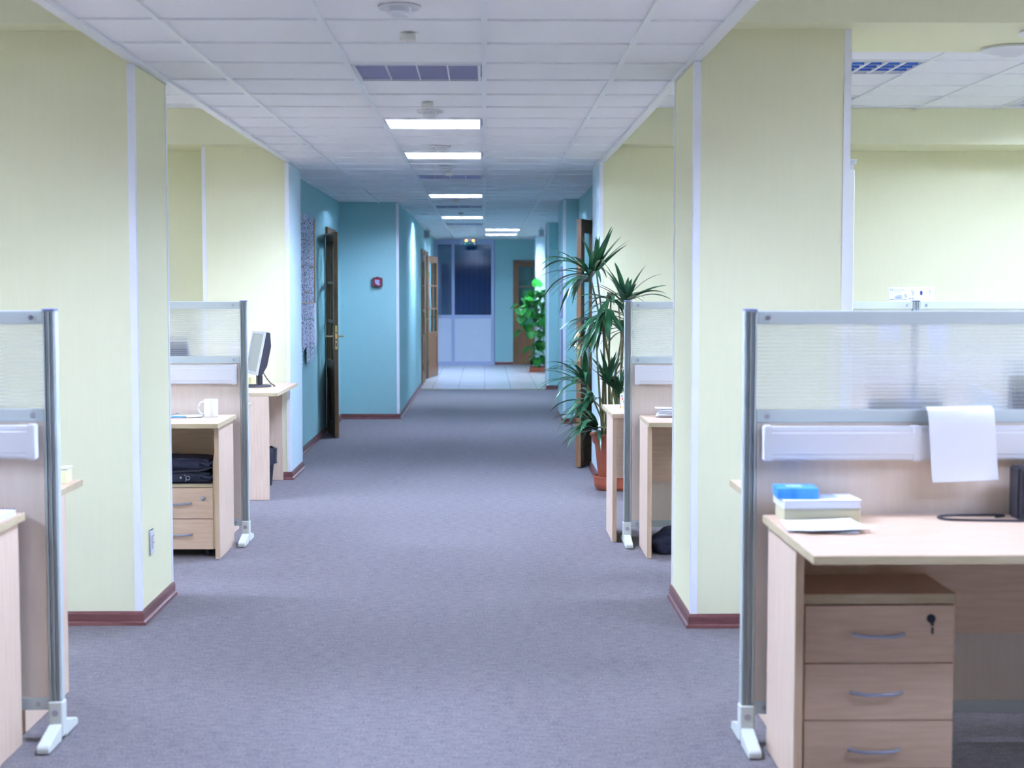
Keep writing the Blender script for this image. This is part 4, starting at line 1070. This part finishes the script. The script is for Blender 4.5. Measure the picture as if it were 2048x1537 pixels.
def vine():
    cx, cy = 1.02, 27.45
    t = thing('potted_vine', 'bushy broad-leaved green plant before the column of the hall', 'potted plant', (cx, cy, 0))
    MB().box(-.20, .26, -.12, .12, .012, .09, .01).box(-.21, .27, -.13, .13, .0005, .014, .003).build('planter', TERRA, t)
    MB().box(-.19, .25, -.11, .11, .09, .096).build('soil', SOIL, t)
    rnd = random.Random(4)
    for k in range(4):
        x = -.08 + .08 * k
        MB().tube([(x, 0, .09), (x - .03, .01, .5), (x + .02, -.01, 1.0), (x, 0, 1.4)], .010, 7, .006).build('stem', STEM, t, True)
    def heart(b, p, az, tilt, s):
        out = [(0, 0), (.28, -.16), (.52, .02), (.56, .32), (.40, .66), (.16, .92), (0, 1.1), (-.16, .92), (-.40, .66), (-.56, .32), (-.52, .02), (-.28, -.16)]
        M = Matrix.Translation(p) @ Matrix.Rotation(az, 4, 'Z') @ Matrix.Rotation(tilt, 4, 'X')
        c = b.verts.new(M @ Vector((0, .4 * s, -.05 * s)))
        vs = [b.verts.new(M @ Vector((x * s, y * s, abs(x) * .18 * s))) for x, y in out]
        for i in range(len(vs)): b.faces.new((c, vs[i], vs[(i + 1) % len(vs)]))
    b = bmesh.new()
    for i in range(150):
        z = rnd.choice([rnd.uniform(.72, 1.5)] * 4 + [rnd.uniform(.2, .75)])
        half = .30 * math.sin(min(1, max(0, (z - .62) / .95)) * PI) ** .55 + .06 if z > .72 else .10
        x = rnd.uniform(-half * 1.15, half * .75); y = rnd.uniform(-.22, .2) * (half / .3 + .3)
        heart(b, Vector((x, y, z)), rnd.uniform(0, 2 * PI), rnd.uniform(-1.5, .1), rnd.uniform(.10, .17))
    for x, z, a, ti in ((-.40, 1.24, 1.2, -.5), (-.06, 1.56, .2, .9), (-.36, .76, 1.0, -.8), (-.28, 1.05, 1.2, -.6), (-.20, .45, .9, -.7), (-.1, .30, 1.6, -.6)):
        heart(b, Vector((x, -.10, z)), a, ti, .19)
    MB()._merge(b).build('foliage', LEAF2, t, True)
vine()
# ------------------------------------------------------------------ camera and world
cam = bpy.data.cameras.new('camera'); co = bpy.data.objects.new('camera', cam); C.objects.link(co)
cam.sensor_width = 36; cam.sensor_fit = 'HORIZONTAL'; cam.lens = 3000 / 2048 * 36; cam.clip_end = 100; cam.clip_start = .05
co.location = (0, 0, H)
yaw = math.atan((1024 - 969) / 3000); pitch = math.atan((768.5 - 580) / 3000)
co.rotation_euler = (PI / 2 - pitch, 0, -yaw)
cam.dof.use_dof = True; cam.dof.focus_distance = 9.5; cam.dof.aperture_fstop = 3.5
sc = bpy.context.scene; sc.camera = co
w = bpy.data.worlds.new('world'); sc.world = w; w.use_nodes = True
w.node_tree.nodes['Background'].inputs[0].default_value = (.6, .7, 1, 1); w.node_tree.nodes['Background'].inputs[1].default_value = .05
sc.view_settings.view_transform = 'Standard'; sc.view_settings.look = 'None'; sc.view_settings.gamma = 1; sc.view_settings.use_curve_mapping = False
sc.view_settings.exposure = 1.3
sc.cycles.use_denoising = True; sc.cycles.use_adaptive_sampling = True; sc.cycles.adaptive_threshold = .03; sc.cycles.max_bounces = 8; sc.cycles.diffuse_bounces = 4; sc.cycles.glossy_bounces = 4; sc.cycles.transmission_bounces = 8; sc.cycles.transparent_max_bounces = 12
sc.cycles.caustics_refractive = True; sc.cycles.sample_clamp_indirect = 8; sc.cycles.use_light_tree = False
